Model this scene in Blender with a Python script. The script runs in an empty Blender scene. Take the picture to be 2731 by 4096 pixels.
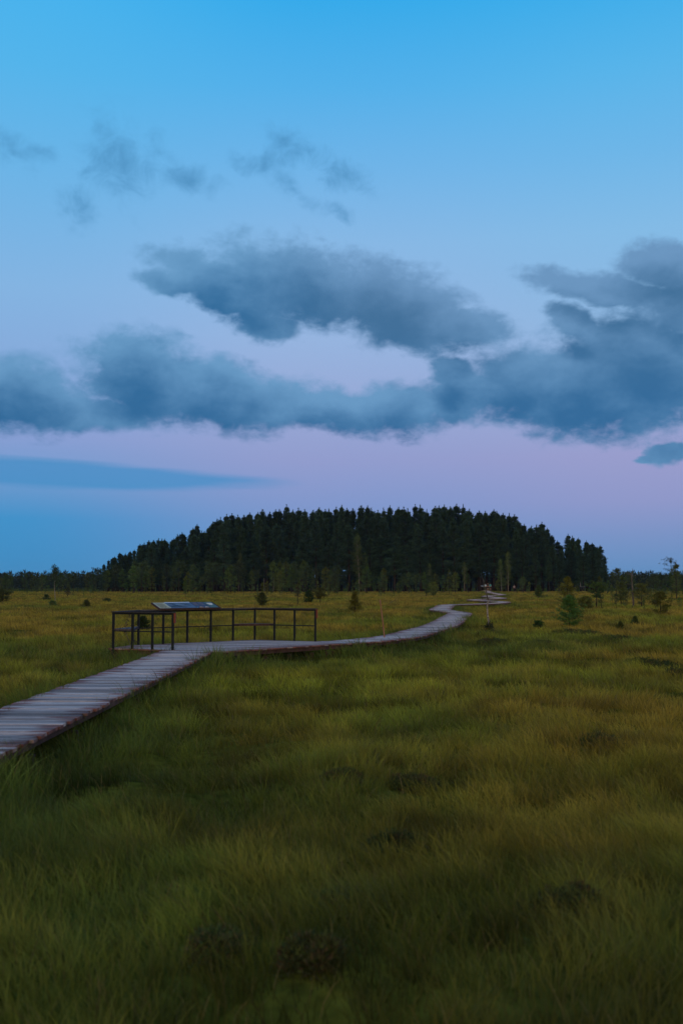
import bpy, math, random
import numpy as np
from mathutils import Vector, Matrix
random.seed(7)
R = np.random.default_rng(11)
sc = bpy.context.scene
COL = sc.collection
F = 4000.0; CX = 1365.5; CY = 2048.0; HZ = 2330.0
CAMZ = 2.25
PITCH = math.atan((HZ - CY) / F)

# ------------------------------------------------------------------ layout helpers
def G(px, py, z=0.0):
    """point of the plane at height z seen at that place of the photograph"""
    x = (px - CX) / F; zc = (CY - py) / F
    dy = math.cos(PITCH) - zc * math.sin(PITCH); dz = math.sin(PITCH) + zc * math.cos(PITCH)
    t = (z - CAMZ) / dz
    return Vector((x * t, dy * t, z))
def P(px, py, Y):
    x = (px - CX) / F; zc = (CY - py) / F
    dy = math.cos(PITCH) - zc * math.sin(PITCH); dz = math.sin(PITCH) + zc * math.cos(PITCH)
    t = Y / dy
    return Vector((x * t, Y, CAMZ + dz * t))
def srgb(r, g, b):
    f = lambda c: (c / 255 / 12.92) if c / 255 <= 0.04045 else ((c / 255 + 0.055) / 1.055) ** 2.4
    return (f(r), f(g), f(b), 1.0)

# ------------------------------------------------------------------ numpy noise
_T = R.random((256, 256))
def vnoise(x, y):
    xi = np.floor(x).astype(int); yi = np.floor(y).astype(int)
    fx = x - xi; fy = y - yi
    fx = fx * fx * (3 - 2 * fx); fy = fy * fy * (3 - 2 * fy)
    a = _T[xi % 256, yi % 256]; b = _T[(xi + 1) % 256, yi % 256]
    c = _T[xi % 256, (yi + 1) % 256]; d = _T[(xi + 1) % 256, (yi + 1) % 256]
    return (a * (1 - fx) + b * fx) * (1 - fy) + (c * (1 - fx) + d * fx) * fy
def fbm(x, y, o=4):
    s = 0; a = 0.5; n = 0
    for k in range(o):
        s = s + a * vnoise(x * 2 ** k + 17.3 * k, y * 2 ** k + 5.1 * k); n += a; a *= 0.5
    return s / n
def ground_z(x, y):
    x = np.asarray(x, float); y = np.asarray(y, float)
    near = 1 / (1 + (np.hypot(x, y) / 90) ** 2)
    h = (fbm(x / 3.1 + 40, y / 3.1 + 40, 3) - 0.5) * 0.24 * near
    h += (fbm(x / 0.95 + 9, y / 0.95 + 3, 2) - 0.5) * 0.26 * near
    return h
def gz(x, y): return float(ground_z(x, y))

# ------------------------------------------------------------------ mesh helpers
def mesh_np(name, V, loops, starts, totals, col=None, smooth=True):
    me = bpy.data.meshes.new(name)
    V = np.asarray(V, np.float32)
    me.vertices.add(len(V)); me.vertices.foreach_set('co', V.ravel())
    me.loops.add(len(loops)); me.loops.foreach_set('vertex_index', np.asarray(loops, np.int32))
    me.polygons.add(len(starts)); me.polygons.foreach_set('loop_start', np.asarray(starts, np.int32))
    try: me.polygons.foreach_set('loop_total', np.asarray(totals, np.int32))
    except Exception: pass
    if col is not None:
        at = me.color_attributes.new('Col', 'FLOAT_COLOR', 'POINT')
        c = np.ones((len(V), 4), np.float32); c[:, :3] = col
        at.data.foreach_set('color', c.ravel())
    me.update(calc_edges=True)
    me.polygons.foreach_set('use_smooth', np.full(len(starts), smooth))
    return me
class MB:
    def __init__(s): s.V = []; s.Fc = []; s.C = []; s.n = 0
    def add(s, v, f, c=(1, 1, 1)):
        o = s.n
        s.V += [tuple(p) for p in v]; s.Fc += [tuple(i + o for i in q) for q in f]
        if len(c) and isinstance(c[0], (int, float, np.floating)): s.C += [tuple(c[:3])] * len(v)
        else: s.C += [tuple(k[:3]) for k in c]
        s.n += len(v)
    def box(s, c, size, rz=0, col=(1, 1, 1), tilt=0):
        hx, hy, hz = [k / 2 for k in size]
        M = Matrix.Translation(c) @ Matrix.Rotation(rz, 4, 'Z') @ Matrix.Rotation(tilt, 4, 'X')
        v = [M @ Vector((a * hx, b * hy, d * hz)) for d in (-1, 1) for a, b in ((-1, -1), (1, -1), (1, 1), (-1, 1))]
        s.add(v, [(3, 2, 1, 0), (4, 5, 6, 7), (0, 1, 5, 4), (1, 2, 6, 5), (2, 3, 7, 6), (3, 0, 4, 7)], col)
    def prism(s, poly, z0, z1, col=(1, 1, 1)):
        n = len(poly)
        v = [(p[0], p[1], z0) for p in poly] + [(p[0], p[1], z1) for p in poly]
        f = [tuple(range(n - 1, -1, -1)), tuple(range(n, 2 * n))] + [(i, (i + 1) % n, n + (i + 1) % n, n + i) for i in range(n)]
        s.add(v, f, col)
    def bar(s, a, b, w, h, col=(1, 1, 1)):
        a = Vector(a); b = Vector(b); d = (b - a).normalized()
        up = Vector((0, 0, 1)) if abs(d.z) < 0.95 else Vector((0, 1, 0))
        n = d.cross(up).normalized(); u = n.cross(d)
        v = [p + n * i * w / 2 + u * j * h / 2 for p in (a, b) for i, j in ((-1, -1), (1, -1), (1, 1), (-1, 1))]
        s.add(v, [(3, 2, 1, 0), (4, 5, 6, 7), (0, 1, 5, 4), (1, 2, 6, 5), (2, 3, 7, 6), (3, 0, 4, 7)], col)
    def tube(s, pts, rad, sides=6, col=(1, 1, 1)):
        pts = [Vector(p) for p in pts]; n = len(pts); v = []; f = []
        for i, p in enumerate(pts):
            d = (pts[min(i + 1, n - 1)] - pts[max(i - 1, 0)]).normalized()
            ref = Vector((1, 0, 0)) if abs(d.x) < 0.8 else Vector((0, 1, 0))
            a = d.cross(ref).normalized(); b = d.cross(a)
            r = rad[i] if hasattr(rad, '__len__') else rad
            for k in range(sides):
                t = 2 * math.pi * k / sides
                v.append(p + a * math.cos(t) * r + b * math.sin(t) * r)
        for i in range(n - 1):
            for k in range(sides):
                k2 = (k + 1) % sides
                f.append((i * sides + k, i * sides + k2, (i + 1) * sides + k2, (i + 1) * sides + k))
        f.append(tuple(range(sides - 1, -1, -1))); f.append(tuple((n - 1) * sides + k for k in range(sides)))
        s.add(v, f, col)
    def mesh(s, name, smooth=False):
        L = [i for q in s.Fc for i in q]; T = [len(q) for q in s.Fc]; S = np.concatenate([[0], np.cumsum(T)[:-1]]) if T else []
        return mesh_np(name, np.array(s.V, np.float32), L, S, T, np.array(s.C, np.float32), smooth)
    def build(s, name, mat, parent=None, smooth=False, bevel=0):
        me = s.mesh(name, smooth)
        o = link(name, me, mat, parent)
        if bevel:
            m = o.modifiers.new('bevel', 'BEVEL'); m.width = bevel; m.segments = 2; m.limit_method = 'ANGLE'
        return o
def link(name, me, mat, parent=None):
    if mat and not me.materials: me.materials.append(mat)
    o = bpy.data.objects.new(name, me); COL.objects.link(o)
    if parent: o.parent = parent
    return o
def empty(name, loc, rz=0):
    o = bpy.data.objects.new(name, None); COL.objects.link(o); o.location = loc; o.rotation_euler.z = rz
    o.empty_display_size = 0.2
    return o
def tag(o, label=None, cat=None, group=None, kind=None):
    if label: o['label'] = label
    if cat: o['category'] = cat
    if group: o['group'] = group
    if kind: o['kind'] = kind
    return o

# ------------------------------------------------------------------ materials
def newmat(name):
    m = bpy.data.materials.new(name); m.use_nodes = True
    nt = m.node_tree; nt.nodes.clear()
    out = nt.nodes.new('ShaderNodeOutputMaterial')
    return m, nt, out
def N(nt, t, **k):
    n = nt.nodes.new(t)
    for a, b in k.items():
        if a.startswith('i_'):
            key = a[2:]
            key = int(key) if key.isdigit() else key.replace('_', ' ')
            n.inputs[key].default_value = b
        else: setattr(n, a, b)
    return n
def ramp(nt, src, stops, interp='LINEAR'):
    r = N(nt, 'ShaderNodeValToRGB'); r.color_ramp.interpolation = interp
    e = r.color_ramp.elements
    e[0].position = stops[0][0]; e[0].color = stops[0][1]; e[1].position = stops[-1][0]; e[1].color = stops[-1][1]
    for p, c in stops[1:-1]:
        q = e.new(p); q.color = c
    nt.links.new(src, r.inputs[0]); return r
def foliage_mat(name, trans=0.3, rough=0.75, gain=1.0):
    m, nt, out = newmat(name)
    at = N(nt, 'ShaderNodeAttribute', attribute_name='Col')
    g = N(nt, 'ShaderNodeVectorMath', operation='SCALE'); g.inputs[3].default_value = gain
    nt.links.new(at.outputs['Color'], g.inputs[0])
    oi = N(nt, 'ShaderNodeObjectInfo')
    hs = N(nt, 'ShaderNodeHueSaturation'); nt.links.new(g.outputs[0], hs.inputs['Color'])
    mr = N(nt, 'ShaderNodeMapRange'); mr.inputs['To Min'].default_value = 0.72; mr.inputs['To Max'].default_value = 1.3
    nt.links.new(oi.outputs['Random'], mr.inputs[0]); nt.links.new(mr.outputs[0], hs.inputs['Value'])
    m2 = N(nt, 'ShaderNodeMapRange'); m2.inputs['To Min'].default_value = 0.515; m2.inputs['To Max'].default_value = 0.485
    mm = N(nt, 'ShaderNodeMath', operation='FRACT'); mu = N(nt, 'ShaderNodeMath', operation='MULTIPLY'); mu.inputs[1].default_value = 7.3
    nt.links.new(oi.outputs['Random'], mu.inputs[0]); nt.links.new(mu.outputs[0], mm.inputs[0]); nt.links.new(mm.outputs[0], m2.inputs[0])
    nt.links.new(m2.outputs[0], hs.inputs['Hue'])
    b = N(nt, 'ShaderNodeBsdfPrincipled'); b.inputs['Roughness'].default_value = rough; b.inputs['Specular IOR Level'].default_value = 0.15
    nt.links.new(hs.outputs[0], b.inputs['Base Color'])
    t = N(nt, 'ShaderNodeBsdfTranslucent'); nt.links.new(hs.outputs[0], t.inputs[0])
    mx = N(nt, 'ShaderNodeMixShader'); mx.inputs[0].default_value = trans
    nt.links.new(b.outputs[0], mx.inputs[1]); nt.links.new(t.outputs[0], mx.inputs[2]); nt.links.new(mx.outputs[0], out.inputs[0])
    return m
def plain_mat(name, c1, c2, scale=8, rough=0.7, stretch=(1, 1, 1), bump=0.2, metal=0, attr=False, spec=0.3, detail=6):
    m, nt, out = newmat(name)
    tc = N(nt, 'ShaderNodeTexCoord'); mp = N(nt, 'ShaderNodeMapping'); mp.inputs['Scale'].default_value = stretch
    nt.links.new(tc.outputs['Object'], mp.inputs[0])
    n = N(nt, 'ShaderNodeTexNoise'); n.inputs['Scale'].default_value = scale; n.inputs['Detail'].default_value = detail
    nt.links.new(mp.outputs[0], n.inputs[0])
    r = ramp(nt, n.outputs['Fac'], [(0.3, c1), (0.7, c2)])
    b = N(nt, 'ShaderNodeBsdfPrincipled'); b.inputs['Roughness'].default_value = rough; b.inputs['Metallic'].default_value = metal
    b.inputs['Specular IOR Level'].default_value = spec
    src = r.outputs[0]
    if attr:
        at = N(nt, 'ShaderNodeAttribute', attribute_name='Col')
        mx = N(nt, 'ShaderNodeMix', data_type='RGBA', blend_type='MULTIPLY'); mx.inputs[0].default_value = 1
        nt.links.new(src, mx.inputs[6]); nt.links.new(at.outputs['Color'], mx.inputs[7]); src = mx.outputs[2]
    nt.links.new(src, b.inputs['Base Color'])
    bp = N(nt, 'ShaderNodeBump'); bp.inputs['Strength'].default_value = bump; bp.inputs['Distance'].default_value = 0.01
    nt.links.new(n.outputs['Fac'], bp.inputs['Height']); nt.links.new(bp.outputs[0], b.inputs['Normal'])
    nt.links.new(b.outputs[0], out.inputs[0]); return m
def lin(r, g, b): return (r, g, b, 1)

M_grass = foliage_mat('sedge_blades', 0.35, 0.6)
M_pine = foliage_mat('pine_needles', 0.15, 0.7)
M_leaf = foliage_mat('birch_leaves', 0.35, 0.6)
M_heath = foliage_mat('heather_leaves', 0.15, 0.8)
M_bark = plain_mat('pine_bark', lin(.014, .011, .009), lin(.045, .030, .022), 9, .9, (1, 1, .3), .5)
M_dead = plain_mat('dead_wood', lin(.05, .045, .04), lin(.16, .14, .12), 12, .9, (1, 1, .25), .4)
M_birch = plain_mat('birch_bark', lin(.05, .042, .035), lin(.40, .37, .33), 14, .7, (1, 1, 1.4), .3)
M_steel = plain_mat('dark_painted_steel', lin(.006, .010, .015), lin(.012, .018, .025), 20, .6, bump=.05, spec=.12)
M_cap = plain_mat('weathered_rail_timber', lin(.018, .019, .022), lin(.042, .042, .047), 14, .8, (1, 1, 1), .2, attr=True)
M_red = plain_mat('red_stained_board', lin(.13, .03, .016), lin(.22, .065, .035), 10, .7, (3, 3, 1), .2)
M_stick = plain_mat('bare_pole_wood', lin(.20, .09, .05), lin(.36, .18, .10), 14, .8, (1, 1, .2), .3)
M_cloth = foliage_mat('clothing', 0.0, 0.9)
M_print = plain_mat('printed_panel', lin(.8, .8, .8), lin(1, 1, 1), 30, .5, attr=True, bump=0, spec=.15)

# planks: the worn grey wood with redder stain where feet do not reach
def plank_material():
    m, nt, out = newmat('worn_boardwalk_planks')
    at = N(nt, 'ShaderNodeAttribute', attribute_name='Col')      # R: across 0..1, G: random per plank, B: shift
    sep = N(nt, 'ShaderNodeSeparateColor'); nt.links.new(at.outputs['Color'], sep.inputs[0])
    gr = N(nt, 'ShaderNodeAttribute', attribute_name='grain')
    n1 = N(nt, 'ShaderNodeTexNoise'); n1.inputs['Scale'].default_value = 1.0; n1.inputs['Detail'].default_value = 7; n1.inputs['Roughness'].default_value = .65
    mp = N(nt, 'ShaderNodeMapping'); mp.inputs['Scale'].default_value = (2.2, 55, 20)
    nt.links.new(gr.outputs['Vector'], mp.inputs[0]); nt.links.new(mp.outputs[0], n1.inputs[0])
    n2 = N(nt, 'ShaderNodeTexNoise'); n2.inputs['Scale'].default_value = 1.0; n2.inputs['Detail'].default_value = 5
    mp2 = N(nt, 'ShaderNodeMapping'); mp2.inputs['Scale'].default_value = (1.6, 3.0, 1); mp2.inputs['Location'].default_value = (4, 9, 0)
    nt.links.new(gr.outputs['Vector'], mp2.inputs[0]); nt.links.new(mp2.outputs[0], n2.inputs[0])
    grey = ramp(nt, n1.outputs['Fac'], [(0.25, lin(.12, .10, .10)), (0.5, lin(.37, .31, .29)), (0.72, lin(.60, .52, .48))])
    red = ramp(nt, n1.outputs['Fac'], [(0.3, lin(.10, .040, .034)), (0.7, lin(.27, .125, .10))])
    # wear = 1 in the middle, 0 at the edges, broken by noise and per plank
    a = N(nt, 'ShaderNodeMath', operation='SUBTRACT'); a.inputs[1].default_value = .5; nt.links.new(sep.outputs[0], a.inputs[0])
    b = N(nt, 'ShaderNodeMath', operation='ABSOLUTE'); nt.links.new(a.outputs[0], b.inputs[0])
    c = N(nt, 'ShaderNodeMath', operation='MULTIPLY_ADD'); c.inputs[1].default_value = .55; nt.links.new(n2.outputs['Fac'], c.inputs[0]); nt.links.new(b.outputs[0], c.inputs[2])
    d = N(nt, 'ShaderNodeMath', operation='MULTIPLY_ADD'); d.inputs[1].default_value = .30; nt.links.new(sep.outputs[1], d.inputs[0]); nt.links.new(c.outputs[0], d.inputs[2])
    w = N(nt, 'ShaderNodeMapRange', interpolation_type='SMOOTHSTEP'); w.inputs['From Min'].default_value = .70; w.inputs['From Max'].default_value = .92
    nt.links.new(d.outputs[0], w.inputs[0])
    mx = N(nt, 'ShaderNodeMix', data_type='RGBA'); nt.links.new(w.outputs[0], mx.inputs[0])
    nt.links.new(grey.outputs[0], mx.inputs[6]); nt.links.new(red.outputs[0], mx.inputs[7])
    hs = N(nt, 'ShaderNodeHueSaturation'); nt.links.new(mx.outputs[2], hs.inputs['Color'])
    mr = N(nt, 'ShaderNodeMapRange'); mr.inputs['To Min'].default_value = .36; mr.inputs['To Max'].default_value = 1.45
    nt.links.new(sep.outputs[2], mr.inputs[0]); nt.links.new(mr.outputs[0], hs.inputs['Value'])
    p = N(nt, 'ShaderNodeBsdfPrincipled'); p.inputs['Roughness'].default_value = .75; p.inputs['Specular IOR Level'].default_value = .25
    nt.links.new(hs.outputs[0], p.inputs['Base Color'])
    bp = N(nt, 'ShaderNodeBump'); bp.inputs['Strength'].default_value = .4; bp.inputs['Distance'].default_value = .006
    nt.links.new(n1.outputs['Fac'], bp.inputs['Height']); nt.links.new(bp.outputs[0], p.inputs['Normal'])
    nt.links.new(p.outputs[0], out.inputs[0]); return m
M_plank = plank_material()
M_beam = plain_mat('red_brown_beam', lin(.045, .024, .020), lin(.11, .058, .046), 6, .75, (1, 1, 1), .3, attr=True)

# ------------------------------------------------------------------ camera
cam_d = bpy.data.cameras.new('camera'); cam = bpy.data.objects.new('camera', cam_d); COL.objects.link(cam)
cam_d.sensor_fit = 'VERTICAL'; cam_d.sensor_height = 36; cam_d.sensor_width = 24; cam_d.lens = F / 4096 * 36
cam.location = (0, 0, CAMZ); cam.rotation_euler = (math.pi / 2 + PITCH, 0, 0)
cam_d.clip_end = 9000; cam_d.clip_start = 0.05
cam_d.dof.use_dof = True; cam_d.dof.focus_distance = 40; cam_d.dof.aperture_fstop = 1.9; cam_d.dof.aperture_blades = 0
sc.camera = cam

# ------------------------------------------------------------------ path geometry
DZ = 0.36      # deck height
walk_a = [(-4.53, 2.5), (-4.50, 9), (-4.43, 16), (-4.32, 22), (-4.28, 28.3)]
plat = [(-6.70, 29.05), (-4.80, 28.25), (-3.15, 27.75), (0.15, 31.35), (-0.72, 32.35), (-2.87, 33.32), (-6.35, 30.45)]
walk_b = [(-0.95, 31.35), (0.55, 32.75), (2.0, 35.3), (2.95, 38.9), (4.30, 44.2), (5.45, 50.5), (6.35, 56.5), (7.5, 62.6),
          (7.05, 68.5), (6.85, 71.0), (7.9, 77.5), (8.5, 83), (9.3, 86.6), (12.2, 89.2), (14.2, 92.5), (15.9, 97.5), (15.8, 103), (14.3, 108), (14.6, 112),
          (17.6, 117), (19.6, 122), (19.7, 131), (19.8, 138), (21.5, 147), (25.0, 155), (26.5, 172), (28.5, 195), (32.5, 222), (34.2, 240)]
def smooth_line(p, step, chaikin=1):
    p = [np.array(q, float) for q in p]
    for _ in range(chaikin):
        q = [p[0]]
        for a, b in zip(p[:-1], p[1:]): q += [a * .78 + b * .22, a * .22 + b * .78]
        q.append(p[-1]); p = q
    p = np.array(p); L = np.concatenate([[0], np.cumsum(np.hypot(*np.diff(p, axis=0).T))])
    s = np.arange(0, L[-1], step)
    return np.stack([np.interp(s, L, p[:, 0]), np.interp(s, L, p[:, 1])], 1)
dense_a = smooth_line(walk_a, .5); dense_b = smooth_line(walk_b, .5, 2)
def path_dist(x, y):
    """distance from the edge of the boardwalks, numpy"""
    best = np.full(x.shape, 1e9)
    for line in (dense_a, dense_b):
        for i in range(0, len(line), 2):
            q = line[i]
            d = np.hypot(x - q[0], y - q[1]); best = np.minimum(best, d)
    return best - 0.78
def in_poly(x, y, poly, grow=0.0):
    c = np.mean(poly, axis=0); r = np.ones(x.shape, bool); n = len(poly)
    for i in range(n):
        a = np.array(poly[i]); b = np.array(poly[(i + 1) % n]); e = b - a; nn = np.array([e[1], -e[0]]); nn = nn / np.hypot(*nn)
        if np.dot(c - a, nn) > 0: nn = -nn
        r &= ((x - a[0]) * nn[0] + (y - a[1]) * nn[1]) < grow
    return r

def grain_attr(me, vals):
    at = me.attributes.new('grain', 'FLOAT_VECTOR', 'POINT'); at.data.foreach_set('vector', np.asarray(vals, np.float32).ravel())
def plank_quad(mb, gr, l0, r0, l1, r1, z0, z1, rnd, shade, s):
    """one plank split in four cells across so that wear can vary"""
    ts = (0, .06, .94, 1)
    v = []; c = []; g = []
    W = math.hypot(r0[0] - l0[0], r0[1] - l0[1])
    for zz in (z0, z1):
        for (L, Rr, dy) in ((l0, r0, 0), (l1, r1, .13)):
            for t in ts:
                v.append((L[0] + (Rr[0] - L[0]) * t, L[1] + (Rr[1] - L[1]) * t, zz)); c.append((t, rnd, shade)); g.append((t * W + rnd * 31, s + dy, rnd * 3))
    f = []
    for i in range(3):
        f.append((8 + i, 8 + i + 1, 12 + i + 1, 12 + i)); f.append((i + 1, i, 4 + i, 4 + i + 1))
        f.append((i, i + 1, 8 + i + 1, 8 + i)); f.append((4 + i + 1, 4 + i, 12 + i, 12 + i + 1))
    f += [(0, 8, 12, 4), (3, 7, 15, 11)]
    mb.add(v, f, c); gr += g
def boardwalk(name, pts, width, step, label, zt, chaikin=1):
    root = empty(name, (pts[0][0], pts[0][1], 0)); ox, oy = pts[0]
    line = smooth_line(pts, step, chaikin)
    T = np.gradient(line, axis=0); T /= np.hypot(T[:, 0], T[:, 1])[:, None]
    k = np.ones(7) / 7
    Nn = np.stack([T[:, 1], -T[:, 0]], 1)     # right-hand normal
    mb = MB(); gr = []; rr = random.Random(5)
    beam = MB()
    for i in range(len(line) - 1):
        j1 = rr.uniform(-.035, .035); j2 = rr.uniform(-.035, .035)
        a = line[i] - (ox, oy); b = line[i + 1] - (ox, oy); g = 0.985 - .20 * rr.random() ** 2.2
        b2 = a + (b - a) * g
        n0 = Nn[i]; n1 = Nn[i] * (1 - g) + Nn[i + 1] * g
        z = zt + rr.uniform(-.004, .004)
        plank_quad(mb, gr, a - n0 * (width / 2 + j1), a + n0 * (width / 2 + j2), b2 - n1 * (width / 2 + j1), b2 + n1 * (width / 2 + j2), z - .04, z, rr.random(), rr.random() ** .6, i * step)
    me = mb.mesh('planks'); grain_attr(me, gr); link('planks', me, M_plank, root)
    # side beams below the planks
    for s in (-1, 1):
        st = 6
        for i in range(0, len(line) - 1, st):
            e = min(i + st, len(line) - 1)
            a = line[i] + Nn[i] * s * (width / 2 - .07) - (ox, oy); b = line[e] + Nn[e] * s * (width / 2 - .07) - (ox, oy)
            cc = rr.uniform(.6, 1.2)
            beam.bar((a[0], a[1], zt - .085), (b[0], b[1], zt - .085), .06, .085, (cc, cc, cc))
            if i % (st * 2) == 0:
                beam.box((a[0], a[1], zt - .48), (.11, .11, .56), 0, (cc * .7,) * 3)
    beam.build('side_beams', M_beam, root)
    tag(root, label, 'boardwalk', None, 'structure'); return root
boardwalk('boardwalk', walk_a, 1.46, .165, 'straight weathered grey plank boardwalk running from the left edge to the platform', DZ - .006)
boardwalk('boardwalk', walk_b, 1.50, .17, 'winding weathered plank boardwalk zigzagging from the platform to the wooded island', DZ - .009, 2)

# ------------------------------------------------------------------ viewing platform
def platform():
    root = empty('viewing_platform', (plat[0][0], plat[0][1], 0)); O = Vector((plat[0][0], plat[0][1], 0))
    tag(root, 'low wooden viewing platform with dark steel railing on the left of the bog', 'platform')
    mb = MB(); gr = []; rr = random.Random(3)
    d = np.array([0.985, -.17]); n = np.array([.17, .985])
    w = .145; pp = [np.array(p) for p in plat]
    sv = [p @ n for p in pp]; s = min(sv) - .05; idx = 0
    def clip(sval):
        xs = []
        for i in range(len(pp)):
            a = pp[i]; b = pp[(i + 1) % len(pp)]; fa = a @ n - sval; fb = b @ n - sval
            if fa * fb < 0: q = a + (b - a) * fa / (fa - fb); xs.append(q @ d)
        return (min(xs), max(xs)) if len(xs) > 1 else None
    while s < max(sv):
        c0 = clip(s + .005); c1 = clip(s + w - .012)
        if c0 and c1:
            e0 = rr.uniform(-.02, .03); e1 = rr.uniform(-.02, .03)
            q = lambda t, sv_: (d * t + n * sv_) - np.array([O.x, O.y])
            z = DZ + rr.uniform(-.003, .003)
            plank_quad(mb, gr, q(c0[0] - e0, s + .005), q(c0[1] + e1, s + .005), q(c1[0] - e0, s + w - .012), q(c1[1] + e1, s + w - .012), z - .035, z, rr.random(), rr.random(), s)
        s += w; idx += 1
    me = mb.mesh('deck'); grain_attr(me, gr); link('deck', me, M_plank, root)
    fb = MB()
    for i in range(len(plat)):
        a = Vector((*plat[i], 0)) - O; b = Vector((*plat[(i + 1) % len(plat)], 0)) - O
        c = (Vector((np.mean([p[0] for p in plat]), np.mean([p[1] for p in plat]), 0)) - O)
        a2 = a + (c - a) * .02; b2 = b + (c - b) * .02
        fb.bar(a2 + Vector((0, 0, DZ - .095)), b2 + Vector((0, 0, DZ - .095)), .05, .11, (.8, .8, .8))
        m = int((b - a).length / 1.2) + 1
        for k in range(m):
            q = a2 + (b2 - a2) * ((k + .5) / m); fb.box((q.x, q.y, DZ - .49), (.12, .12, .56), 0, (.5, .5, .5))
    fb.build('edge_beams', M_beam, root)
    RZ = DZ + 1.02
    front = [P(453, 2600, 28.95), P(530, 2600, 28.75), P(609.5, 2600, 28.5), P(691, 2600, 28.28)]
    back = [G(554, 2580, DZ), G(653, 2575.6, DZ), G(749, 2570.6, DZ), G(843, 2567, DZ), G(932, 2562, DZ), G(1019, 2559, DZ), G(1097.5, 2560.6, DZ), G(1178, 2563, DZ), G(1261, 2566, DZ)]
    for i, q in enumerate(front + back):
        q.z = 0; z0 = 0.02 if i < 4 else DZ - .02
        p = MB(); p.box((q.x - O.x, q.y - O.y, (z0 + RZ) / 2), (.068, .068, RZ - z0)); p.build('post', M_steel, root, bevel=.004)
    def rail(nm, seq, z, w, h, mat, col=(1, 1, 1), ext=0.0):
        m = MB(); k = [Vector((q.x - O.x, q.y - O.y, z)) for q in seq]
        for i in range(len(k) - 1):
            a, b = k[i], k[i + 1]; dd = (b - a).normalized()
            cc = col if not callable(col) else col(i)
            m.bar(a - (dd * ext if i == 0 else dd * .0), b + (dd * ext if i == len(k) - 2 else dd * w * .2), w, h, cc)
        return m.build(nm, mat, root, bevel=.003)
    A, E, K, Rr = front[0], back[0], back[5], back[8]
    D_ = front[3]
    rail('handrail_bar', [D_, A, E, K, Rr], RZ - .02, .045, .045, M_steel)
    tint = lambda i: (1.6, 1.5, 1.4) if i == 5 else (random.uniform(.7, 1.1),) * 3
    rail('handrail_cap', [D_, A, E, back[1], back[2], back[3], back[4], K, Rr], RZ + .022, .13, .032, M_cap, lambda i: (2.6, 2.3, 2.1) if i in (2, 6) else ((.75, .75, .8) if i < 1 else (1.2, 1.1, 1.1)), .05)
    rail('middle_rail', [D_, A, E, K, Rr], DZ + .50, .03, .03, M_steel)
    # corner seats
    def seat(c, a, b, z, nm='corner_seat'):
        m = MB(); c_, a_, b_ = [Vector((q.x - O.x, q.y - O.y, 0)) for q in (c, a, b)]
        e = (b_ - a_)
        for k in range(3):
            t0, t1 = k / 3 + .015, (k + 1) / 3 - .015 + (.02 if k == 2 else 0)
            q0 = c_ + (a_ - c_) * t0; q1 = c_ + (b_ - c_) * t0; q2 = c_ + (b_ - c_) * t1; q3 = c_ + (a_ - c_) * t1
            m.prism([(q.x, q.y) for q in (q0, q1, q2, q3)], z - .05, z, (2.3, 2.0, 1.9))
        m.bar(a_ + Vector((0, 0, z - .042)), b_ + Vector((0, 0, z - .042)), .03, .06, (1.7, .9, .7))
        return m.build(nm, M_cap, root)
    seat(A, front[1] * 1.0, E, DZ + .565); seat(K, back[4], back[6], DZ + .545)
    for q, off in ((D_, (.055, -.0)), (Rr, (.05, .0))):
        m = MB(); m.box((q.x - O.x + off[0], q.y - O.y + off[1], RZ - .13), (.05, .12, .28)); m.build('end_board', M_red, root, bevel=.003)
    return O, A, E, K, RZ, back
O_, A_, E_, K_, RZ, back = platform()

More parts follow.
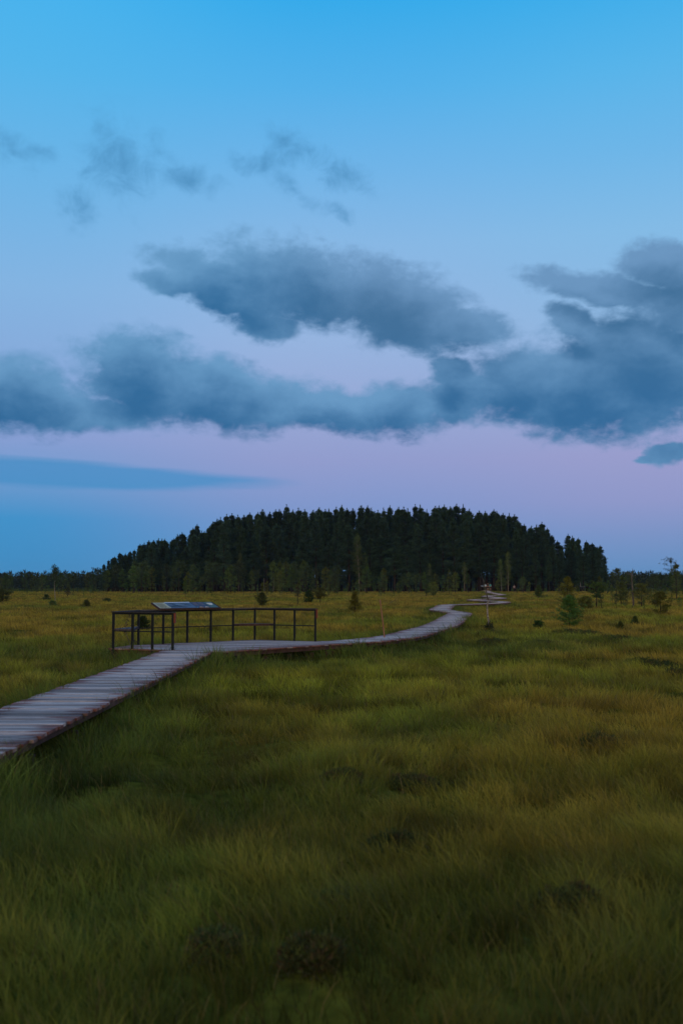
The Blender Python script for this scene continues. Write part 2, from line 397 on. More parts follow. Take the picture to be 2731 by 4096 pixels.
# information board lying on the back rail
def info_board():
    a = back[1].copy(); d = (K_ - E_); d.z = 0; d.normalize()
    out = Vector((-d.y, d.x, 0))
    s0 = P(641, 2450, 30.75); s0.z = RZ + .05
    L = 2.16
    root = empty('information_board', s0, math.atan2(d.y, d.x))
    tag(root, 'long slanted information board with map and landscape pictures mounted on the railing', 'information board')
    run, rise = .50, .17; ang = math.atan2(rise, run); S = math.hypot(run, rise)
    def on(u0, u1, v0, v1, h):   # strip on the slope
        pts = []
        for u, v in ((u0, v0), (u1, v0), (u1, v1), (u0, v1)):
            pts.append(Vector((u, v * math.cos(ang) - h * math.sin(ang), v * math.sin(ang) + h * math.cos(ang))))
        return pts
    def slab(m, u0, u1, v0, v1, h0, h1, c=(1, 1, 1)):
        m.add(on(u0, u1, v0, v1, h0) + on(u0, u1, v0, v1, h1), [(3, 2, 1, 0), (4, 5, 6, 7), (0, 1, 5, 4), (1, 2, 6, 5), (2, 3, 7, 6), (3, 0, 4, 7)], c)
    m = MB(); slab(m, 0, L, 0, S, 0, .02); m.build('backing_board', M_cap, root)
    m = MB(); slab(m, -.03, L + .03, -.035, 0, -.02, .035, (2.0, 1.1, .8)); slab(m, -.035, 0, 0, S, -.02, .035, (1.6, .9, .7)); slab(m, L, L + .03, 0, S, -.02, .03, (1.6, .9, .7))
    m.build('wooden_frame', M_cap, root)
    rr = random.Random(2); edges = [0.01, .42, 1.34, 1.84, L - .02]
    # text sheet
    m = MB(); slab(m, edges[0], edges[1] - .01, .01, S - .01, .022, .027, (.50, .53, .38))
    for k in range(14):
        v = .05 + k * .031; slab(m, .05, .05 + rr.uniform(.24, .33), v, v + .010, .028, .030, (.16, .18, .13))
    m.build('text_sheet', M_print, root)
    # landscape picture
    m = MB(); u0, u1 = edges[1], edges[2] - .01; slab(m, u0, u1, .01, S + .015, .022, .028, (.10, .16, .26))
    slab(m, u0, u1, S - .045, S + .015, .029, .031, (.6, .72, .82))
    for k in range(34):
        v = rr.uniform(.05, S - .14); u = rr.uniform(u0 + .02, u1 - .3); slab(m, u, u + rr.uniform(.08, .28), v, v + rr.uniform(.012, .04), .032 + k * .0004, .0323 + k * .0004, rr.choice([(.04, .07, .11), (.20, .30, .42), (.06, .11, .16), (.14, .2, .28)]))
    m.build('landscape_picture', M_print, root)
    m = MB(); u0, u1 = edges[2], edges[3] - .01; slab(m, u0, u1, .01, S, .022, .027, (.05, .07, .13))
    for k in range(10):
        v = .22 + k * .028
        for uu in (u0 + .03, u0 + .26): slab(m, uu, uu + rr.uniform(.14, .20), v, v + .009, .028, .030, (.22, .24, .32))
    for uu, cc in ((u0 + .08, (.62, .36, .22)), (u0 + .28, (.7, .62, .5))):
        p = [Vector((u, v * math.cos(ang) - .031 * math.sin(ang), v * math.sin(ang) + .031 * math.cos(ang))) for u, v in ((uu, .03), (uu + .18, .03), (uu + .08, .11))]
        m.add(p, [(0, 1, 2)], cc)
    slab(m, u0 + .01, u0 + .06, .03, .07, .028, .031, (.1, .35, .6))
    m.build('text_and_tents_panel', M_print, root)
    m = MB(); u0, u1 = edges[3], edges[4]; slab(m, u0, u1, .01, S, .022, .027, (.08, .15, .14))
    poly = [(u0 + .15 + .10 * math.cos(t) * (1 + .25 * math.sin(3 * t)), .33 + .12 * math.sin(t) * (1 + .2 * math.cos(2 * t))) for t in np.linspace(0, 6.28, 13)[:-1]]
    m.add([Vector((u, v * math.cos(ang) - .031 * math.sin(ang), v * math.sin(ang) + .031 * math.cos(ang))) for u, v in poly], [tuple(range(12))], (.7, .66, .56))
    m.build('map_panel', M_print, root)
info_board()

# ------------------------------------------------------------------ ground
def axis(a, b, fine, fa, fb, g=1.12):
    r = list(np.arange(fa, fb, fine)); s = fine; x = fb
    while x < b: r.append(x); s *= g; x += s
    r.append(b); s = fine; x = fa - fine
    while x > a: r.insert(0, x); s *= g; x -= s
    r.insert(0, a); return np.array(r)
def patch_fields(x, y):
    """0..1 fields shared by the ground and the sedge: greenness, dryness, darkness"""
    g = fbm(x / 7.0 + 3, y / 11.0 + 8, 4); dry = fbm(x / 4.0 + 60, y / 6.0 + 11, 4); dk = fbm(x / 1.25 + 91, y / 1.5 + 31, 3)
    return g, dry, dk
def ground_obj():
    xs = axis(-5200, 5200, .25, -9, 9, 1.08); ys = axis(-300, 7000, .25, 1, 26, 1.06)
    X, Y = np.meshgrid(xs, ys); Z = ground_z(X, Y) - .015
    V = np.stack([X.ravel(), Y.ravel(), Z.ravel()], 1); nx, ny = len(xs), len(ys)
    i = (np.arange(ny - 1)[:, None] * nx + np.arange(nx - 1)[None]).ravel()
    Q = np.stack([i, i + 1, i + nx + 1, i + nx], 1)
    me = mesh_np('ground', V, Q.ravel(), np.arange(len(Q)) * 4, np.full(len(Q), 4))
    m, nt, out = newmat('bog_ground')
    tc = N(nt, 'ShaderNodeTexCoord')
    def nz(scale, loc=(0, 0, 0), sy=.7, det=6):
        mp = N(nt, 'ShaderNodeMapping'); mp.inputs['Scale'].default_value = (scale, scale * sy, scale); mp.inputs['Location'].default_value = loc
        nt.links.new(tc.outputs['Object'], mp.inputs[0]); n = N(nt, 'ShaderNodeTexNoise'); n.inputs['Scale'].default_value = 1; n.inputs['Detail'].default_value = det
        nt.links.new(mp.outputs[0], n.inputs[0]); return n
    a = nz(.13, (3, 1, 0)); b = nz(.9, (5, 2, 0)); c = nz(9, (1, 1, 0)); e = nz(.035, (8, 3, 0))
    r1 = ramp(nt, a.outputs['Fac'], [(.35, lin(.06, .08, .012)), (.5, lin(.11, .105, .016)), (.65, lin(.14, .11, .018))])
    r2 = ramp(nt, b.outputs['Fac'], [(.3, lin(.45, .5, .5)), (.55, lin(1, 1, 1)), (.8, lin(1.25, 1.15, 1.1))])
    r3 = ramp(nt, c.outputs['Fac'], [(.3, lin(.5, .5, .5)), (.7, lin(1.25, 1.25, 1.2))])
    mx = N(nt, 'ShaderNodeMix', data_type='RGBA', blend_type='MULTIPLY'); mx.inputs[0].default_value = 1
    nt.links.new(r1.outputs[0], mx.inputs[6]); nt.links.new(r2.outputs[0], mx.inputs[7])
    mx2 = N(nt, 'ShaderNodeMix', data_type='RGBA', blend_type='MULTIPLY'); mx2.inputs[0].default_value = 1
    nt.links.new(mx.outputs[2], mx2.inputs[6]); nt.links.new(r3.outputs[0], mx2.inputs[7])
    p = N(nt, 'ShaderNodeBsdfDiffuse'); nt.links.new(mx2.outputs[2], p.inputs[0])
    bp = N(nt, 'ShaderNodeBump'); bp.inputs['Strength'].default_value = 1; bp.inputs['Distance'].default_value = .25
    nt.links.new(b.outputs['Fac'], bp.inputs['Height']); nt.links.new(bp.outputs[0], p.inputs['Normal'])
    nt.links.new(p.outputs[0], out.inputs[0])
    tag(link('ground', me, m), 'wide flat bog ground under the sedge', 'ground', None, 'structure')
ground_obj()

# ------------------------------------------------------------------ dark dwarf shrub mounds (places where sedge is thin); foreground ones stand in for shaded hollows
mounds = []   # x, y, radius, height
for (dx, dy_, wd, hh) in [(1500, 1532, 118, .34), (1560, 1555, 60, .3), (952, 1812, 105, .20), (905, 1962, 110, .18), (1300, 2120, 140, .18), (790, 2105, 110, .16), (715, 2245, 110, .18),
                         (500, 2215, 110, .2), (1330, 1460, 120, .40), (1420, 1472, 90, .34), (1235, 1480, 70, .2), (1130, 1478, 70, .26),
                         (1380, 1715, 80, .14), (785, 1810, 70, .14)]:
    q = G(dx * 1.7418, dy_ * 1.7418, 0)
    mounds.append((q.x, q.y, wd * 1.7418 / 2 / F * q.y, hh))
# ------------------------------------------------------------------ sedge
def sedge():
    BX, BY, BW, BH, BA, TC = [], [], [], [], [], []
    # tufts sampled in distance bands
    bands = [(3.6, 7), (7, 10), (10, 14), (14, 20), (20, 28), (28, 40), (40, 56), (56, 80), (80, 115), (115, 165), (165, 235)]
    allb = []
    for (d0, d1) in bands:
        dm = (d0 + d1) / 2
        dens = 2900 * (8 / max(dm, 8)) ** 1.58; bpt = 24 if dm < 30 else 18
        xm = .37 * d1 + 2.5
        area = 2 * xm * (d1 - d0)
        nt_ = int(area * dens / bpt)
        tx = R.uniform(-xm, xm, nt_); ty = R.uniform(d0, d1, nt_)
        ok = np.abs(tx) < .37 * ty + 2.5
        tx = tx[ok]; ty = ty[ok]
        pd = path_dist(tx, ty); ok = (pd > -.05) & ~in_poly(tx, ty, plat, -.12)
        tx = tx[ok]; ty = ty[ok]; pd = pd[ok]
        pdp = np.where(in_poly(tx, ty, plat, .9), .3, 9); pd = np.minimum(pd, pdp)
        g, dry, dk = patch_fields(tx, ty)
        md = np.zeros(len(tx))
        for mx_, my_, mr_, mh_ in mounds: md = np.maximum(md, 1 - np.hypot((tx - mx_), (ty - my_) * .6) / (mr_ * 1.15))
        keep = (R.random(len(tx)) > np.clip(md * 1.3, 0, .62)) & (R.random(len(tx)) > np.clip((dk - .54) * 3.4, 0, .85))
        tx, ty, pd, g, dry, dk = [k[keep] for k in (tx, ty, pd, g, dry, dk)]
        # a tuft has its own height, lean and hue
        th = .17 + .13 * R.random(len(tx)) + .22 * (fbm(tx / .8, ty / .8, 2) - .45) + .08 * np.clip((ty - 12) / 15, 0, 1)
        th = np.maximum(th, .10)
        th = th + (.20 + .34 * np.clip(fbm(tx / .9 + 5, ty / 1.3 + 2, 2) * 2.2 - .8, 0, 1)) * np.exp(-np.maximum(pd, 0) / .45)
        wa = 2.5 + 3.4 * (fbm(tx / 4 + 7, ty / 4 + 2, 3) - .5) + 4.0 * (fbm(tx / .7 + 3, ty / .7 + 9, 2) - .5)    # wind lean direction field
        tl = .14 + .45 * fbm(tx / 1.3 + 4, ty / 1.3, 2)
        hue = R.normal(0, 1, len(tx)) + 6.0 * (fbm(tx / .6 + 12, ty / .7 + 44, 2) - .5)
        val = np.clip(1 + 1.3 * (fbm(tx / .9 + 70, ty / .8 + 21, 3) - .5) + 1.2 * (fbm(tx / .33 + 7, ty / .38 + 2, 2) - .5), .45, 1.65)
        edge = np.exp(-np.maximum(pd, 0) / .8)
        gg = np.clip((g - .5) * 2.0 + .38 + edge * .9 + hue * .14 + .08*np.clip((13-ty)/9,0,1), 0, 1); dd = np.clip((dry - .47) * 2.6 + .20 + hue * .1 - edge - .2*np.clip((13-ty)/9,0,1) + .32 * np.clip((ty - 25) / 50, 0, 1), 0, 1)
        green = np.array([.098, .148, .022]); olive = np.array([.235, .265, .024]); ochre = np.array([.345, .262, .034])
        base = olive[None] * (1 - gg[:, None]) + green[None] * gg[:, None]
        base = base * (1 - dd[:, None]) + ochre[None] * dd[:, None]
        nearw = np.clip((13 - np.hypot(tx, ty)) / 8, 0, 1)[:, None]
        near_vignette = np.array([.086, .104, .020]) * (1 - dd[:, None]) + np.array([.150, .140, .022]) * dd[:, None]
        base = base * (1 - .42 * nearw) + near_vignette * .55 * nearw  # blades nearest the camera darkened in colour, standing in for lens vignette
        base *= val[:, None]; base *= (1 - .66 * np.clip((dk - .50) * 3.5, 0, 1))[:, None]
        nb = bpt
        ti = np.repeat(np.arange(len(tx)), nb); n = len(ti)
        sp = .040 + .040 * (dm / 12) ** .5
        ox = R.normal(0, sp, n); oy = R.normal(0, sp, n)
        x = tx[ti] + ox; y = ty[ti] + oy
        h = th[ti] * R.uniform(.45, 1.15, n)
        w = (.0014 + .0017 * R.random(n)) * max(1, (dm / 8)) ** .80
        oa = np.arctan2(oy, ox); lean_x = np.cos(wa[ti]) * tl[ti] + np.cos(oa) * .36 + R.normal(0, .27, n)
        lean_y = np.sin(wa[ti]) * tl[ti] * .6 + np.sin(oa) * .36 + R.normal(0, .27, n)
        c = base[ti] * R.uniform(.72, 1.28, n)[:, None]
        dead = R.random(n) < .07; c[dead] = np.array([.22, .18, .06]) * R.uniform(.3, 1.0, dead.sum())[:, None]
        ok = path_dist(x, y) > -.12 if d1 < 70 else np.ones(n, bool)
        allb.append([k[ok] for k in (x, y, h, w, lean_x, lean_y)] + [c[ok], np.full(ok.sum(), dm)])
    x, y, h, w, lx, ly = [np.concatenate([b[k] for b in allb]) for k in range(6)]
    c = np.concatenate([b[6] for b in allb]); dmm = np.concatenate([b[7] for b in allb])
    z = ground_z(x, y) - .03
    n = len(x); print('blades', n)
    az = R.uniform(0, math.pi, n); sx = np.cos(az) * w; sy = np.sin(az) * w * .5
    bend = np.sqrt(1 / (1 + lx ** 2 + ly ** 2))
    # three levels + tip
    V = np.zeros((n, 7, 3), np.float32); C = np.zeros((n, 7, 3), np.float32)
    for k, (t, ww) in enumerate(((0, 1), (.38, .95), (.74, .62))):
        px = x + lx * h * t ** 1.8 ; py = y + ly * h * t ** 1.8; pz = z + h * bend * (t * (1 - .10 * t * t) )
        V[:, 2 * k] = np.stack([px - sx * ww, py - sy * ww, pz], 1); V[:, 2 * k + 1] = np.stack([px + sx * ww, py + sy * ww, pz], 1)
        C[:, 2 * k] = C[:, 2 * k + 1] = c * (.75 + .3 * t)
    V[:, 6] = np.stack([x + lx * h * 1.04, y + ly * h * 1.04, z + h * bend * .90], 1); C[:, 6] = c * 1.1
    o = (np.arange(n) * 7)[:, None]
    near = dmm < 34
    Lq = np.concatenate([o + np.array([0, 1, 3, 2]), o + np.array([2, 3, 5, 4])], 1)   # 8 loops
    Lt = o + np.array([4, 5, 6])
    L = np.concatenate([Lq, Lt], 1).ravel()
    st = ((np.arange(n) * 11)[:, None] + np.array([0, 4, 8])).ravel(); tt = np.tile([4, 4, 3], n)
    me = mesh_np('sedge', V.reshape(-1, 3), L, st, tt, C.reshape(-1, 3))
    tag(link('grass', me, M_grass), 'long soft olive and ochre sedge covering the whole bog', 'grass', None, 'stuff')
sedge()

# ------------------------------------------------------------------ leaves
def leaf_mesh(name, cen, nper, size, spread, col, up=.35, aspect=.32, outw=None, var=.35, seed=1, flat=1.0):
    """nper small pointed leaves around each centre; cen: (n,3); col: (n,3)"""
    r = np.random.default_rng(seed); n = len(cen) * nper; ci = np.repeat(np.arange(len(cen)), nper)
    d = r.normal(0, 1, (n, 3)); d[:, 2] += up
    if outw is not None: d += outw[ci] * .9
    d /= np.linalg.norm(d, axis=1)[:, None]
    spr = np.asarray(spread)[ci][:, None] if hasattr(spread, '__len__') else spread
    p = cen[ci] + d * np.array([1, 1, flat]) * r.random(n)[:, None] ** .5 * spr
    s = size * r.uniform(.6, 1.3, n)
    q = np.cross(d, r.normal(0, 1, (n, 3))); q /= np.linalg.norm(q, axis=1)[:, None] + 1e-9
    V = np.stack([p - q * (s * aspect)[:, None] * .5, p + q * (s * aspect)[:, None] * .5, p + d * s[:, None]], 1)
    c = col[ci] * (1 + var * r.uniform(-1, 1, n))[:, None]; C = np.repeat(c[:, None], 3, 1)
    return mesh_np(name, V.reshape(-1, 3), np.arange(3 * n), np.arange(n) * 3, np.full(n, 3), C.reshape(-1, 3), False)
def pine_meshes(seed, H, start, rmax, whorls, per, nper, leaf, col=(.035, .055, .02), profile=0, lean=0., droop=0., clumps=3, tr=None, alpha=.9, limbs=True, gap=.12, spread=None, bare=0):
    rr = random.Random(seed); tk = MB()
    n = 9; tr = tr or H * .012 + .02
    wob = [Vector((0, 0, 0))]
    for i in range(1, n + 1):
        wob.append(Vector((wob[-1].x + rr.uniform(-1, 1) * H * .008 + lean * H / n, wob[-1].y + rr.uniform(-1, 1) * H * .008, H * .97 * i / n)))
    tk.tube(wob, [tr * (1 - i / (n + .6)) ** .8 + .004 for i in range(n + 1)], 7)
    def tp(t):
        f = max(0, min(t, .999)) * n; i = int(f); return wob[i].lerp(wob[i + 1], f - i)
    cen = []; cc = []; ow = []
    for w in range(whorls):
        t = start + (1 - start) * ((w + rr.random() * .8) / whorls) ** alpha
        u = (t - start) / (1 - start)
        if profile == 0: rad = (1 - u) ** .72 * min(1, .55 + u * 1.6)          # forest pine, blunt cone
        elif profile == 1: rad = (1 - u ** 2.2) ** .7 * min(1, .35 + u * 1.6)  # rounded bog pine
        elif profile == 2: rad = (1 - u) ** .9                          # spruce cone
        else: rad = (.25 + u * 1.3) * (1 - u ** 5)                              # umbrella
        rad = rmax * max(rad, .06); wf = rr.uniform(.62, 1.25)
        for k in range(per):
            if rr.random() < gap: continue
            a = rr.uniform(0, 6.283); r_ = rad * wf * rr.uniform(.5, 1.15)
            b0 = tp(t); rise = r_ * (rr.uniform(.15, .55) - droop) * (1 if u < .8 else 1.6)
            tipp = b0 + Vector((math.cos(a) * r_, math.sin(a) * r_, rise))
            mid = b0.lerp(tipp, .5) + Vector((0, 0, -rise * .15))
            if limbs: tk.tube([b0, mid, tipp], [tr * .22 * (1 - t * .7) + .003, tr * .14 * (1 - t * .7) + .003, .003], 3)
            if rr.random() < bare: continue
            sh = rr.uniform(.65, 1.35)
            for j in range(clumps):
                f = 1 - j * (.75 / clumps) - rr.random() * .12
                q = b0.lerp(mid, f * 2) if f < .5 else mid.lerp(tipp, f * 2 - 1)
                cen.append((q.x + rr.uniform(-.08, .08) * r_, q.y + rr.uniform(-.08, .08) * r_, q.z + rr.uniform(-.02, .1) * r_)); cc.append([c * sh for c in col])
                ow.append((math.cos(a), math.sin(a), .2))
    # leader shoots
    sp = spread or leaf * 1.35; spl = [sp] * len(cen)
    for k in range(9):
        q = tp(.90 + .012 * k); cen.append((q.x, q.y, q.z + .035 * H * k / 8)); cc.append(col); ow.append((0, 0, 1.6)); spl.append(sp * (.45 - .04 * k))
        if k < 5:
            a = rr.uniform(0, 6.28); r_ = rmax * (.30 - .04 * k)
            for j in range(3): cen.append((q.x + math.cos(a) * r_, q.y + math.sin(a) * r_, q.z - .03 * H + .016 * H * j)); cc.append(col); ow.append((0, 0, 1.6)); spl.append(sp * .25)
    sp = spl
    cr = leaf_mesh('crown', np.array(cen), nper, leaf, sp, np.array(cc), .5, .30, np.array(ow), seed=seed, flat=.5)
    return tk.mesh('trunk', True), cr
def birch_meshes(seed, H, start, rmax, nb, nper, leaf, col=(.06, .09, .025), tr=None, lean=0):
    rr = random.Random(seed); tk = MB(); n = 8; tr = tr or H * .009 + .02
    wob = [Vector((0, 0, 0))]
    for i in range(1, n + 1): wob.append(Vector((wob[-1].x + rr.uniform(-1, 1) * H * .012 + lean * H / n, wob[-1].y + rr.uniform(-1, 1) * H * .012, H * .98 * i / n)))
    tk.tube(wob, [tr * (1 - i / (n + .6)) ** .8 + .004 for i in range(n + 1)], 7)
    cen = []; cc = []
    for b in range(nb):
        u = rr.random() ** .8; t = start + (1 - start) * u; f = t * n * .999; i = int(f); b0 = wob[i].lerp(wob[i + 1], f - i)
        a = rr.uniform(0, 6.283); r_ = rmax * (math.sin(math.pi * min(1, .18 + u * .82)) ** .7) * rr.uniform(.4, 1.1)
        tip = b0 + Vector((math.cos(a) * r_, math.sin(a) * r_, r_ * rr.uniform(.2, 1.0)))
        tk.tube([b0, b0.lerp(tip, .6) + Vector((0, 0, .1 * r_)), tip], [tr * .25 * (1 - t * .6), tr * .12, .004], 3)
        sh = rr.uniform(.7, 1.3)
        for j in range(4):
            q = b0.lerp(tip, 1 - j * .2); q.z -= j % 2 * .12 * r_
            cen.append(tuple(q)); cc.append([c * sh for c in col])
    cr = leaf_mesh('crown', np.array(cen), nper, leaf, leaf * 2.6, np.array(cc), -.2, .7, seed=seed)
    return tk.mesh('trunk', True), cr
def make_tree(name, meshes, loc, label, cat, group=None, rz=0, sc_=(1, 1, 1), bark=None, leafm=None):
    root = empty(name, loc, rz); root.scale = sc_
    link('trunk', meshes[0], bark or M_bark, root)
    if meshes[1] is not None: link('crown', meshes[1], leafm or M_pine, root)
    return tag(root, label, cat, group)
def copy_tree(src, loc, rz, sc_, label, group):
    r = src.copy(); COL.objects.link(r); r.location = loc; r.rotation_euler.z = rz; r.scale = sc_; r['label'] = label; r['group'] = group
    for ch in src.children:
        c = ch.copy(); COL.objects.link(c); c.parent = r
    return r
class Pool:
    def __init__(s, name, cat, protos, bark, leafm): s.name = name; s.cat = cat; s.p = protos; s.src = [None] * len(protos); s.bark = bark; s.leafm = leafm
    def put(s, i, x, y, H, wid, rz, label, group):
        i %= len(s.p); (meshes, H0) = s.p[i]; k = H / H0; z = gz(x, y) - .03
        if s.src[i] is None:
            s.src[i] = make_tree(s.name, meshes, (x, y, z), label, s.cat, group, rz, (k * wid, k * wid, k), s.bark, s.leafm); return s.src[i]
        return copy_tree(s.src[i], (x, y, z), rz, (k * wid, k * wid, k), label, group)

DK = (.038, .078, .042)
tall = Pool('pine_tree', 'pine tree', [(pine_meshes(100 + i, 20, [.22, .30, .12, .26, .16][i], [3.2, 2.8, 3.3, 2.9, 2.7][i], 34, 4, 15, .42, DK, [0, 0, 2, 0, 2][i], clumps=5, gap=.14, alpha=.95), 20) for i in range(5)], M_bark, M_pine)
MIDC = (.050, .072, .020)
bog = Pool('bog_pine', 'small pine', [(pine_meshes(200 + i, 4, [.30, .12, .42, .22, .5, .16][i], [.85, .8, 1.0, .7, 1.1, .75][i], 11, 4, 12, .17, [(.060, .105, .032), (.08, .115, .028), (.052, .080, .030), (.075, .13, .03), (.06, .09, .03), (.105, .13, .026)][i], [1, 2, 1, 0, 3, 1][i], clumps=3, gap=.15, tr=.045), 4) for i in range(6)], M_bark, M_pine)
birchp = Pool('birch_tree', 'birch tree', [(birch_meshes(300 + i, 14, [.3, .2, .4][i], [2.0, 1.7, 1.6][i], 70, 11, .22, (.11, .175, .05)), 14) for i in range(3)], M_birch, M_leaf)

# silhouette of the wooded island, in picture columns -> crest row
SIL = [(225, 1305), (240, 1298), (262, 1277), (300, 1265), (340, 1242), (378, 1235), (393, 1255), (410, 1222), (432, 1242), (452, 1207), (470, 1222), (487, 1200), (505, 1184), (560, 1180),
       (620, 1172), (660, 1166), (720, 1171), (770, 1166), (870, 1168), (915, 1162), (1010, 1168), (1040, 1163), (1075, 1167), (1090, 1186), (1105, 1172), (1150, 1176), (1172, 1183), (1195, 1200),
       (1218, 1212), (1245, 1198), (1262, 1222), (1283, 1252), (1305, 1230), (1345, 1243), (1378, 1250), (1392, 1285)]
sx_ = [a for a, b in SIL]; sy_ = [b for a, b in SIL]
def crest_h(dx, Y):
    y = np.interp(dx, sx_, sy_); return (HZ - y * 1.7418) / F * Y + CAMZ
rt = random.Random(21)
def where(dx):
    return ('at the low left end' if dx < 330 else 'on the stepped left slope' if dx < 500 else 'left of the island middle' if dx < 700 else
            'in the island middle' if dx < 900 else 'right of the island middle' if dx < 1090 else 'on the right slope' if dx < 1285 else 'at the right end')
# crest trees that make the outline, each at its own column
peaks = [240, 250, 262, 275, 288, 300, 311, 322, 332, 342, 352, 362, 370, 378, 386, 398, 404, 410, 416, 424, 433, 442, 447, 452, 458, 465, 472, 480, 487, 495] + list(range(505, 1085, 14)) + [1092, 1106, 1118, 1130, 1142, 1155, 1168, 1180, 1192, 1204, 1217, 1230, 1245, 1256, 1268, 1280, 1305, 1316, 1330, 1345, 1360, 1378, 1388]
for i, dx in enumerate(peaks):
    Y = 246 + rt.uniform(0, 10); x = (dx * 1.7418 - CX) / F * Y
    dx += rt.uniform(-4, 4); H = crest_h(dx, Y) * rt.uniform(.965, 1.025)
    tall.put(rt.randrange(5), x, Y, H, rt.uniform(.75, 1.15) * (20 / max(H, 9)) ** .35, rt.uniform(0, 6.28), 'crest pine whose tip stands out against the sky ' + where(dx), 'pines of the wooded island')
# inner and front rows
for row, (Y0, sp, lo, hi) in enumerate([(238, 26, .55, .88), (243, 22, .78, .96), (257, 22, .88, .985), (264, 24, .88, .98)]):
    dx = 250 + rt.uniform(0, sp)
    while dx < 1385:
        Y = Y0 + rt.uniform(-2, 2); H = crest_h(dx, Y) * rt.uniform(lo, hi)
        if H > 4.2:
            tall.put(rt.randrange(5), (dx * 1.7418 - CX) / F * Y, Y, H, rt.uniform(.85, 1.4) * (20 / max(H, 9)) ** .3, rt.uniform(0, 6.28),
                     ('dark pine in the front row of the wooded island ' if row < 2 else 'dark pine deep inside the wooded island ') + where(dx), 'pines of the wooded island')
        dx += sp * rt.uniform(.75, 1.3) * (1.5 if 250 < dx < 400 else 1)
for dx, Y, H, lab in [(825, 236, 13.6, 'tallest pale green birch before the dark pines in the middle'), (838, 237, 9.5, 'shorter pale birch beside the tallest birch'), (608, 238, 13.0, 'pale birch with twin tip left of the middle'), (628, 239, 12.6, 'pale birch right beside another on the left'),
                      (548, 236, 9.5, 'low bushy birch before the left part of the island'), (1150, 236, 7.8, 'slender birch with white stem before the right slope'), (1165, 237, 9.5, 'thin birch behind the three walkers'), (1065, 236, 7.0, 'small rounded birch right of the island middle'), (985, 237, 6.8, 'small birch among dark trunks'), (690, 237, 7.5, 'dull green birch left of the tallest birch')]:
    birchp.put(rt.randrange(3), (dx * 1.7418 - CX) / F * Y, Y, H, rt.uniform(.75, .95), rt.uniform(0, 6.28), lab, None)

for k in range(44):
    dx = rt.uniform(232, 520); Y = rt.uniform(233, 246); H = crest_h(dx, Y) * rt.uniform(.55, .98)
    if H < 3: continue
    tall.put(rt.randrange(5), (dx * 1.7418 - CX) / F * Y, Y, H, rt.uniform(.9, 1.2) * (20 / max(H, 7)) ** .45, rt.uniform(0, 6.28), 'densely packed pine filling the left slope of the wooded island', 'pines filling the left slope')
# bog pines in front of and beside the island
def bogband(n, x0, x1, Y0, Y1, hf, label, group):
    for k in range(n):
        dx = rt.uniform(x0, x1); Y = rt.uniform(Y0, Y1); H = hf(dx) * (.35 + .9 * rt.random() ** .8)
        x = (dx * 1.7418 - CX) / F * Y
        if float(path_dist(np.array([x]), np.array([Y]))[0]) < .9: continue
        bog.put(rt.randrange(6), x, Y, H, rt.uniform(.8, 1.25), rt.uniform(0, 6.28), label, group)
bogband(44, -40, 240, 205, 250, lambda d: 3.6 + max(0, d - 120) / 120 * 1.3, 'small dark bog pine in the tree belt left of the wooded island', 'bog pines left of the island')
bogband(12, 0, 235, 140, 185, lambda d: 1.4, 'low bushy bog pine standing before the left tree belt', 'low bog pines before the left belt')
bogband(62, 240, 720, 192, 234, lambda d: 5.6, 'light green bog pine before the left half of the wooded island', 'bog pines before the island')
bogband(48, 700, 1080, 186, 234, lambda d: 4.6 if d < 900 else 3.9, 'light green bog pine before the right half of the wooded island', 'bog pines before the right half')
bogband(44, 420, 1060, 140, 192, lambda d: 2.2, 'knee high young pine on the open bog before the island', 'young pines on the open bog')
bogband(26, 1080, 1390, 190, 236, lambda d: 2.8, 'young pine near the foot of the island right of the walkers', 'young pines right of the walkers')
bogband(42, 1390, 1620, 130, 260, lambda d: 4.0, 'bog pine in the scrubby tree belt right of the island', 'bog pines right of the island')
bogband(16, 1370, 1600, 80, 125, lambda d: 1.8, 'young pine in the loose scrub at the right edge', 'young pines in the right scrub')

# single trees one can point to
def single(name, px, base, top, kw, label, cat='small pine', kind='pine', **k):
    q = G(px, base, 0); H = (base - top) / F * q.y
    if kind == 'pine': me = pine_meshes(H=H, **kw)
    else: me = birch_meshes(H=H, **kw)
    o = make_tree(name, me, (q.x, q.y, gz(q.x, q.y) - .02), label, cat, **k); return o, q, H
YG = (.15, .17, .025); GN = (.075, .13, .03); OL = (.095, .12, .026)
single('pine_tree', 2277, 2516, 2385, dict(seed=1, start=.03, rmax=1.1, whorls=22, per=6, nper=22, leaf=.06, col=(.065, .135, .028), profile=0, clumps=5, gap=.1, tr=.03, spread=.085), 'dense bushy dark green pine standing alone right of the birch snag')
single('pine_tree', 2268, 2440, 2308, dict(seed=2, start=.06, rmax=1.25, whorls=18, per=5, nper=26, leaf=.10, col=YG, profile=0, clumps=4, tr=.045, spread=.14), 'yellowish pine with bare topped stem behind the dense bushy pine')
single('pine_tree', 2384, 2436, 2332, dict(seed=3, start=.42, rmax=.95, whorls=12, per=5, nper=26, leaf=.09, col=GN, profile=3, clumps=4, tr=.06, spread=.12, lean=.05), 'crooked umbrella shaped pine right of the bushy pine')
single('pine_tree', 2340, 2442, 2388, dict(seed=4, start=.03, rmax=.75, whorls=14, per=7, nper=26, leaf=.09, col=OL, profile=1, clumps=4, spread=.12), 'round waist high pine between bushy pine and umbrella pine')
single('pine_tree', 2153, 2395, 2342, dict(seed=5, start=.05, rmax=.9, whorls=16, per=5, nper=20, leaf=.13, col=GN, profile=2, clumps=3), 'open young pine between the birch snag and the bushy pine')
single('pine_tree', 2150, 2526, 2486, dict(seed=6, start=.02, rmax=.42, whorls=10, per=5, nper=20, leaf=.055, col=(.05, .11, .03), profile=0, clumps=4, spread=.07), 'low dark green bush at the left foot of the bushy pine')
